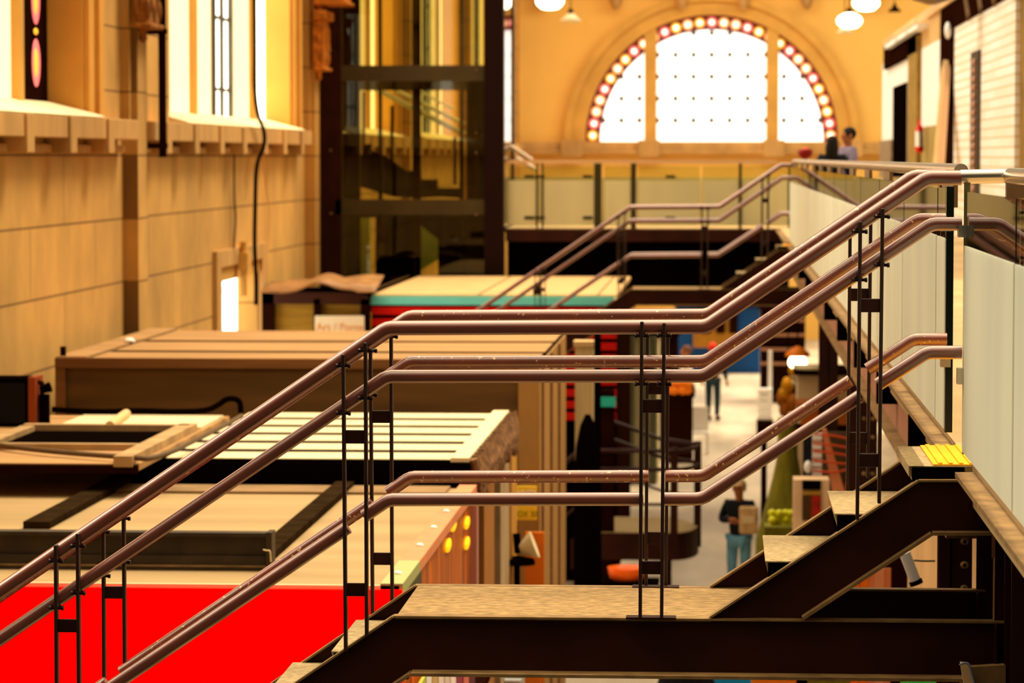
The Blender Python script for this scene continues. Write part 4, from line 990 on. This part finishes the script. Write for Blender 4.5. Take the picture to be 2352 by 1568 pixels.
MB().box(at(1905,1100,Y).x,at(1945,1100,Y).x,Y+.0,Y+.12,0,at(0,1128,Y).z).build('lower_post',salmon,t)
t=thing('white_shelf_rack','white shelf rack with dark bottles beside the salmon post','rack',at(1870,1100,36)); Y=36
MB().box(at(1866,1000,Y).x,at(1890,1000,Y).x,Y,Y+.1,at(0,1092,Y).z,at(0,985,Y).z).build('white_panel',whitem,t)
for k in range(5): MB().box(at(1864,1000,Y).x,at(1892,1000,Y).x,Y-.02,Y,at(0,1003+k*20,Y).z,at(0,1000+k*20,Y).z).build('shelf_line',pink,t)
MB().box(at(1845,1000,Y).x,at(1866,1000,Y).x,Y+.05,Y+.15,0,at(0,990,Y).z).build('dark_side',navy,t)
MB().ball(at(1856,1072,Y-.02),(.045,.045,.07),10,8).build('white_jar',whitem,t)
t=thing('goods_cabinet','cream framed cabinet with dark jars and red bags at the foot of the rack','cabinet',at(1860,1180,33)); Y=33
def bx(x0,x1,y0_,y1_,yy,m,nm,d=.1): MB().box(at(x0,y0_,yy).x,at(x1,y0_,yy).x,yy,yy+d,at(0,y1_,yy).z,at(0,y0_,yy).z).build(nm,m,t)
bx(1823,1905,1090,1330,Y,mat('cabinet_cream','e0bd94',.6,var=.1,scale=3),'body',.4)
bx(1843,1886,1092,1112,Y-.03,black,'dark_jars',.03); bx(1843,1886,1116,1124,Y-.03,olive,'shelf',.03); bx(1843,1864,1127,1182,Y-.03,mat('brown_jar','4a3010',.4),'jar',.03); bx(1864,1886,1125,1175,Y-.03,mat('dark_red','9a1c08',.5,var=.4,scale=14),'red_bag',.03)
# tree-like trunk and fruit
t=thing('olive_pillar','olive green flared pillar beside the aisle with yellow fruit at its foot','pillar',at(1805,1220,38)); Y=38; c=at(1808,1100,Y); cb_=at(1803,1215,Y)
MB().lathe((c.x,Y,0),[(.42,0),(.36,cb_.z-.1),(.26,cb_.z+.25),(.17,cb_.z+.6),(.12,cb_.z+.85),(.11,cb_.z+1.3)],18).build('trunk',trunkm,t)
t,a,b_=stall('low green fruit stand at the foot of the olive pillar',1766,1826,1216,37,trunkm,'stand',.4,name='fruit_stand',roof=trunkm)
fruits(1768,1826,1210,37.1,12,yelf,'round yellow-green fruit piled at the foot of the olive pillar','yellow fruit at the pillar',.05,rows=3)
# hanging salmon cloth, pipe end under walkway
t=thing('hanging_cloth','salmon and orange striped cloths hanging below the stair stringer','cloth',at(2000,1320,24)); Y=24
for k,(x,m) in enumerate(((1965,oran2),(1985,orf),(2003,salmon),(2022,mat('cloth_pink','e0a080',.7)),(2038,salmon))): bxm=MB().box(at(x-9,1300,Y).x,at(x+9,1300,Y).x,Y+k*.01,Y+.02+k*.01,at(0,1640,Y).z,at(0,1290,Y).z).build('strip',m,t)
t=thing('white_tube_lamp','white tube with round open end leaning under the walkway','tube',at(2105,1340,19)); Y=17.5
MB().tube([at(2078,1270,Y),at(2103,1335,Y)],.03,14).build('tube',whitem,t); MB().tube([at(2102,1332,Y),at(2106,1342,Y)],.036,14).build('ring',black,t)
t=thing('dark_crate_wall','dark board leaning behind the hanging cloth below the stairs','board',at(2050,1320,25)); MB().box(at(2030,1300,25).x,at(2085,1300,25).x,25,25.1,0,at(0,1235,25).z).build('board',darkw,t); MB().box(at(2028,1300,25).x,at(2087,1300,25).x,24.95,25.15,0,.1).build('foot',darkw,t)
# bottom strip goods below the beam
cols=['c8d8c0','7fc4d8','e8e0c8','b8c040','f0e8e0','c8a868','e8d8c8','d8c8b8','f0e0d8','8a3050','c86a58','5a2030']
random.seed(21)
MX=k4x+.03
t=thing('magazine_stand','tall dark rack on the side of the red kiosk holding colourful magazines','stand',(MX,21.5,0))
ya=onx(930,1560,MX).y; yb6=onx(1096,1560,MX).y
MB().box(MX-.02,MX,ya,yb6,0,2.2).build('back',darkw,t); MB().box(MX-.0,MX+.1,ya,yb6,2.12,2.18).build('shelf',darkw,t)
for k,px in enumerate([925,940,953,968,982,996,1010,1024,1038,1052,1068,1082]):
    y0_=onx(px-6,1560,MX+.04).y; y1_=onx(px+6,1560,MX+.04).y; m=mat('magazine_%d'%k,cols[k],.5)
    o=MB().box(MX+.03,MX+.05,y0_,y1_,2.18,2.9).build('magazine',m); tag(o,'upright '+['pale green','light blue','cream','lime','white','tan','beige','sand','off-white','plum','coral','dark plum'][k]+' magazine in the row below the stair beam','magazine','magazines below the beam')
t=thing('paper_rack','white layered paper rack below the stair beam','rack',at(1178,1600,26)); Y=26
MB().box(at(1157,1500,Y).x,at(1200,1500,Y).x,Y,Y+.3,0,at(0,1530,Y).z).build('body',mat('rack_grey','9aa4a0',.6),t)
for k in range(4): MB().box(at(1159,1500,Y).x,at(1198,1500,Y).x,Y-.05,Y,at(0,1552+k*12,Y).z,at(0,1546+k*12,Y).z).build('sheet',whitem,t)
t=thing('orange_board','upright orange board below the stair beam','board',at(1220,1600,26.5)); MB().box(at(1202,1500,26.5).x,at(1242,1500,26.5).x,26.5,26.55,0,at(0,1500,26.5).z).build('board',oran2,t); MB().box(at(1200,1500,26.5).x,at(1244,1500,26.5).x,26.4,26.65,0,.08).build('foot',darkw,t)
t,a,b_=stall('table of orange fruit trays below the stair beam, right of the blue shirt',1740,1840,1562,27,oran2,'table',.6,name='fruit_table',roof=orf)
t,a,b_=stall('table of green and yellow fruit below the stair beam',1842,2008,1560,27,trunkm,'table',.6,name='fruit_table',roof=trunkm)
fruits(1845,2005,1556,27.1,16,yelf,'yellow-green fruit in the front row on the table below the stair beam','yellow-green fruit below the beam',.05,rows=1)
fruits(1850,2000,1560,27.35,14,grnf,'green fruit in the rear row on the table below the stair beam','green fruit below the beam',.045,rows=1)
fruits(1745,1838,1556,27.1,8,orf,'orange fruit in the trays right of the blue shirt','orange fruit below the beam',.05,rows=1)
t=thing('cloth_rail','pink and orange cloths hanging below the stair beam beside the green awning','cloth',at(2045,1600,26)); Y=26
for k,(x,m) in enumerate(((2020,mat('cloth_white_pink','f0d0c0',.7)),(2038,mat('cloth_pale','f4e0c8',.7)),(2055,mat('cloth_coral','f08060',.7)),(2072,oran2))): MB().box(at(x-9,1500,Y).x,at(x+9,1500,Y).x,Y,Y+.02,0.3,at(0,1500,Y).z).build('strip',m,t)
MB().box(at(2008,1500,Y).x,at(2084,1500,Y).x,Y-.02,Y+.04,0,.3).build('base',darkw,t)
t=thing('green_awning','flat bright green awning below the stair beam at lower right','awning',at(2150,1560,20)); Y=20
MB().box(at(2089,1500,Y).x,at(2235,1500,Y).x,Y,Y+1,at(0,1640,Y).z,at(0,1545,Y).z).build('canopy',green,t)
for px in (2095,2225): c=at(px,1600,Y+.5).x; MB().box(c-.03,c+.03,Y+.47,Y+.53,0,at(0,1640,Y).z).build('leg',steeld,t)

# ------------------------------------------------------------ right wall stalls upstairs
RX=3.5
def rw(p0,p1,pt,pb,m,nm,par,th=.06,dx=0):
    y0_=onx(p1,300,RX+dx).y;y1_=onx(p0,300,RX+dx).y
    za_=onx((p0+p1)/2,pt,RX+dx).z; zb__=onx((p0+p1)/2,pb,RX+dx).z if pb else DZ
    return MB().box(RX+dx,RX+dx+th,y0_,y1_,zb__,za_).build(nm,m,par)
# setting wall
b=MB(); yR0=onx(2352,300,RX).y-6; yR1=onx(2030,300,RX).y
b.box(RX+.06,RX+.3,yR0,yR1,0,E+2.4); st(b.build('wall_right',mat('olive_wall','8a6c30',.85,var=.3,scale=3)))
tile=bpy.data.materials.new('white_brick'); tile.use_nodes=True; nt=tile.node_tree; bs=nt.nodes['Principled BSDF']
g=nt.nodes.new('ShaderNodeNewGeometry'); s_=nt.nodes.new('ShaderNodeSeparateXYZ'); cbn=nt.nodes.new('ShaderNodeCombineXYZ'); br=nt.nodes.new('ShaderNodeTexBrick')
nt.links.new(g.outputs['Position'],s_.inputs[0]); nt.links.new(s_.outputs['Y'],cbn.inputs['X']); nt.links.new(s_.outputs['Z'],cbn.inputs['Y']); nt.links.new(cbn.outputs[0],br.inputs['Vector'])
br.inputs['Scale'].default_value=1; br.inputs['Brick Width'].default_value=1.6; br.inputs['Row Height'].default_value=.125; br.inputs['Mortar Size'].default_value=.012
br.inputs['Color1'].default_value=(*lin('ffffff'),1); br.inputs['Color2'].default_value=(*lin('f6efe0'),1); br.inputs['Mortar'].default_value=(*lin('d2c49c'),1); nt.links.new(br.outputs['Color'],bs.inputs['Base Color'])
t=thing('white_brick_panel','large white brick-faced stall wall upstairs at the right','wall panel',(RX,44,DZ))
rw(2185,2330,66,None,tile,'panel',t)
for o in [x for x in bpy.data.objects if x.parent==t]:
    me=o.data; zs=[v.co.z for v in me.vertices]; zmax=max(zs)
    for v in me.vertices: v.co.z = (E+1.92) if v.co.z>=zmax-1e-4 else v.co.z
rw(2228,2247,118,None,mat('strip_dark','3a2c14',.6),'beaded_strip',t,.03,-.03)
bd=MB(); yq=onx(2238,300,RX-.04).y; z=E+1.3
while z>DZ+.3: bd.ball((RX-.05,yq,z),(.03,.06,.05),8,6); z-=.115
bd.build('bead',mat('bead_pink','e8b09a',.5),t)
t=thing('roof_truss_band','dark timber beams above the white brick stall wall','beam',(RX,44,E+2))
ya=onx(2352,200,RX).y; yb5=onx(2162,200,RX).y
MB().box(RX-.02,RX+.06,ya-5,yb5,E+1.95,E+2.35).build('dark_band',darkw,t); MB().box(RX-.06,RX+.02,ya-5,yb5+18,E+2.35,E+2.5).build('cornice',tan,t)
for k in range(6): yy=ya-3+k*2.2; MB().bar((RX-.05,yy,E+1.95),(RX-.05,yy+.9,E+2.38),.09,.04,(1,0,0)).build('brace',fasc,t)
t=thing('dark_stile','dark vertical timber left of the white brick wall','post',(RX,50,DZ)); rw(2158,2186,45,None,darkw,'post',t,.08,-.03)
p=onx(2177,70,RX-.1); MB().ball(p,(.05,.12,.13),10,8).build('small_lamp',whitem,t)
t=thing('white_stall_panel','white stall panel with tan upper part left of the dark timber','wall panel',(RX,55,DZ))
rw(2105,2157,105,290,whitem,'white_panel',t); rw(2105,2157,290-0,None,mat('olive_lower','a08a48',.7,var=.2,scale=2),'lower_panel',t,.06,.0); rw(2105,2157,36,105,mat('tan_upper','d8b070',.7,var=.15,scale=2),'tan_panel',t)
t=thing('leaning_boards','tan boards leaning against the stall wall upstairs','board',(RX-.4,50,DZ))
MB().bar(onx(2150,392,RX-.35),onx(2170,150,RX-.08),.08,.2,(0,1,0)).build('board',tan,t); MB().bar(onx(2162,392,RX-.3),onx(2176,160,RX-.06),.07,.2,(0,1,0)).build('board',mat('board_pinkish','c89a6e',.7),t)
t=thing('olive_column','olive stone column right of the dark doorway upstairs','column',(RX,60,DZ)); rw(2084,2105,88,None,oliv2,'shaft',t,.13,-.08)
t=thing('stall_entrance','white stall front with dark doorway upstairs at the end of the walkway','stall front',(RX,64,DZ))
rw(2026,2084,130,None,whitem,'white_front',t); rw(2050,2080,195,None,black,'doorway',t,.03,-.03); rw(2028,2104,80,140,darkw,'header_beam',t,.1,-.08)
rw(2020,2046,322,None,mat('grey_low','8a7458',.7,var=.3,scale=5),'low_panel',t,.04,-.04)
cz_=[]; 
for k in range(3):
    p0_=2031+k*24; rw(p0_,p0_+26,96-k*16,80-k*0+25-k*16,whitem,'cornice_block',t,.25,-.2)
t=thing('fire_extinguisher','red and white fire extinguisher hanging on the stall wall upstairs','extinguisher',onx(2112,350,RX-.12))
p=onx(2112,350,RX-.12)
MB().lathe((p.x,p.y,p.z),[(.05,0),(.07,.02),(.075,.1)],14,sy=2).build('red_base',redd,t); MB().lathe((p.x,p.y,p.z+.1),[(.075,0),(.075,.26)],14,sy=2).build('white_label',whitem,t)
MB().lathe((p.x,p.y,p.z+.36),[(.075,0),(.06,.06),(.025,.12),(.02,.2)],14,sy=2).build('red_neck',redd,t); MB().tube([(p.x,p.y-.1,p.z+.45),(p.x,p.y-.35,p.z+.25),(p.x,p.y-.4,p.z+.02)],.02,8).build('hose',black,t)
# red ornament at rail corner
p=at(1850,352,46); t=thing('red_goblet_ornament','small red bowl-shaped ornament on a stem behind the corner handrail','ornament',(p.x,p.y,DZ))
MB().lathe(p,[(.03,-.08),(.09,-.04),(.11,.03),(.08,.06)],16).build('bowl',mat('deep_red','8a0c0c',.4),t); MB().ball(p+Vector((0,-.02,.03)),.05,10,8).build('red_centre',mat('bright_red','ff3030',.4),t); MB().tube([(p.x,p.y,DZ),(p.x,p.y,p.z-.07)],.015,8).build('stem',chrome,t)

# ------------------------------------------------------------ people
def skinned(name,verts,edges,rad,m,parent,root=0,sub=2):
    me=bpy.data.meshes.new(name); me.from_pydata([tuple(v) for v in verts],edges,[]); me.materials.append(m)
    o=bpy.data.objects.new(name,me); C.objects.link(o); o.parent=parent
    sk=o.modifiers.new('skin','SKIN'); sk.use_smooth_shade=True
    if not me.skin_vertices: 
        me.attributes  # ensure
    bpy.context.view_layer.update()
    sv=me.skin_vertices[0].data if me.skin_vertices else None
    for i,r in enumerate(rad):
        r=r if isinstance(r,tuple) else (r,r)
        sv[i].radius=r; sv[i].use_root=(i==root)
    su=o.modifiers.new('sub','SUBSURF'); su.levels=sub; su.render_levels=sub
    return o
def person(lab,X,Y,Zf,H,yaw,arms,top,bottom,hair='short',hairc=hairm,sit=False,longtop=.0):
    """arms: ((elbow),(wrist)) per side in units of height, x right, y forward(-Y is facing when yaw=0)"""
    t=thing('person',lab,'person',(X,Y,Zf)); t.rotation_euler=(0,0,yaw)
    s=H
    V=[];Ed=[];R_=[]
    def v(p,r): V.append(Vector(p)*s); R_.append(tuple(x*s for x in r) if isinstance(r,tuple) else r*s); return len(V)-1
    def e(a,b): Ed.append((a,b))
    pel=v((0,0,.53),(.075,.055)); wa=v((0,0,.62),(.07,.05)); chs=v((0,.0,.73),(.085,.058)); nb=v((0,.005,.815),(.05,.04)); nk=v((0,0,.85),.03); hd0=v((0,-.008,.885),(.04,.046)); hd1=v((0,-.005,.93),(.05,.06)); hd2=v((0,0,.972),(.04,.048))
    for a,b_ in ((pel,wa),(wa,chs),(chs,nb),(nb,nk),(nk,hd0),(hd0,hd1),(hd1,hd2)): e(a,b_)
    nz=v((0,-.072,.915),.008); e(hd1,nz)
    legs=[];arm=[]
    for sd in (-1,1):
        hip=v((sd*.055,0,.5),.05); kn=v((sd*.058,-.01,.285),.034); an=v((sd*.06,.01,.045),.02); to=v((sd*.07,-.075,.018),.017)
        e(pel,hip);e(hip,kn);e(kn,an);e(an,to); legs.append((hip,kn,an,to))
        el,wr=arms[0 if sd<0 else 1]
        sh=v((sd*.105,0,.80),.034); elb=v(el,.024); wri=v(wr,.016); e(chs,sh);e(sh,elb);e(elb,wri)
        d=(Vector(wr)-Vector(el)).normalized(); sdv=d.cross(Vector((0,0,1)))
        if sdv.length<.1: sdv=Vector((1,0,0))
        sdv.normalize(); pm=v(Vector(wr)+d*.035,(.017,.012)); e(wri,pm)
        for k,(o_,ln) in enumerate(((-1.5,.036),(-.5,.042),(.5,.04),(1.5,.032))):
            b0=Vector(wr)+d*.055+sdv*o_*.008; f1=v(b0+d*ln*.5,.0048); f2=v(b0+d*ln*.85+Vector((0,0,-.008)),.004); e(pm,f1);e(f1,f2)
        th=v(Vector(wr)+d*.04+sdv*sd*-.03,.005); e(pm,th)
        arm.append((sh,elb,wri))
    skinned('body',V,Ed,R_,skin,t)
    # top garment
    V2=[Vector(p)*s for p in ((0,0,.50-longtop),(0,0,.60),(0,.0,.73),(0,.004,.81),(0,.004,.828))]; E2=[(0,1),(1,2),(2,3),(3,4)]; R2=[(.088*s,.066*s),(.082*s,.062*s),(.096*s,.07*s),(.07*s,.055*s),(.045*s,.04*s)]
    for sd,(a,b_,c) in zip((-1,1),arm):
        n0=len(V2); V2+=[V[a],V[b_],V[c]]; E2+=[(2,n0),(n0,n0+1),(n0+1,n0+2)]; R2+=[.044*s,.034*s,.026*s]
    skinned('top_garment',V2,E2,R2,top,t,root=2)
    V3=[Vector((0,0,.525))*s]; E3=[];R3=[(.085*s,.064*s)]
    for (a,b_,c,d_) in legs:
        n0=len(V3); V3+=[V[a],V[b_],V[c]+Vector((0,0,.012*s))]; E3+=[(0,n0),(n0,n0+1),(n0+1,n0+2)]; R3+=[.058*s,.043*s,.034*s]
    skinned('trousers',V3,E3,R3,bottom,t,root=0)
    for (a,b_,c,d_) in legs:
        p=V[c]; MB_=MB().ball((p.x,p.y-.04*s,.03*s),(.03*s,.075*s,.03*s),12,8); o=MB_.build('shoe',darkw,None); o.parent=t
    hm=MB(); hm.ball((0,.012*s,.945*s),(.055*s,.062*s,.058*s),16,12)
    if hair=='long': hm.ball((0,.035*s,.87*s),(.062*s,.045*s,.12*s),14,10)
    if hair=='cap': hm.ball((0,-.06*s,.955*s),(.045*s,.04*s,.01*s),12,6)
    o=hm.build('hair' if hair!='cap' else 'cap',hairc,None); o.parent=t
    ey=MB(); [ey.ball((sd*.02*s,-.052*s,.932*s),.006*s,8,6) for sd in (-1,1)]; o=ey.build('eyes',black,None); o.parent=t
    er=MB(); [er.ball((sd*.052*s,.0,.92*s),(.008*s,.014*s,.022*s),8,6) for sd in (-1,1)]; o=er.build('ears',skin,None); o.parent=t
    return t
dn=(((-.16,.01,.65),(-.165,-.05,.52)),((.16,.01,.65),(.165,-.05,.52)))
fold=(((-.15,-.02,.66),(-.03,-.12,.68)),((.15,-.02,.66),(.04,-.12,.66)))
c=onz(1697,1380,0)
p1=person('person in black jacket and jeans clutching a tan bag in the aisle',at(1697,1380,c.y).x,c.y,0,1.66,-.35,fold,navy,jean,'cap',tancl)
bag=thing('tan_bag','tan paper bag held against the chest of the person in black','bag',(c.x+.12,c.y-.26,1.0)); MB().box(c.x-.0,c.x+.25,c.y-.36,c.y-.22,.95,1.32).build('body',tancl,bag,bevel=.03); MB().box(c.x+.03,c.x+.2,c.y-.37,c.y-.35,1.1,1.2).build('label_patch',slat,bag)
c=onz(1637,965,0); person('person in dark clothes and red cap standing far down the aisle',c.x,c.y,0,1.78,PI*.9,dn,navy,mat('dark_jeans','1c3440',.8),'cap',mat('cap_red','e03010',.6))
c=onz(1575,985,0); person('person in white shirt facing the blue stall far down the aisle',c.x,c.y,0,1.85,-1.3,dn,whitc,navy,'short',mat('hair_brown','6a4020',.7))
c=at(1912,320,44); person('person with long dark hair and dark jacket leaning on the upstairs handrail',c.x,44,DZ,1.46,PI*.95,dn,navy,navy,'long')
c=at(1949,298,44.6); person('person with short hair and lilac shirt standing upstairs by the handrail',c.x,44.7,DZ,1.58,-1.2,fold,lilac,navy,'short')
c=at(1686,1545,29); person('person in bright blue shirt partly hidden below the stair beam',c.x,29,0,1.75,0,dn,bluc,navy,'short')
c=at(1575,1550,28.3); person('person in navy clothes left of the blue shirt below the stair beam',c.x,28.3,0,1.84,.4,fold,navy,navy,'short')
bpy.context.view_layer.update()
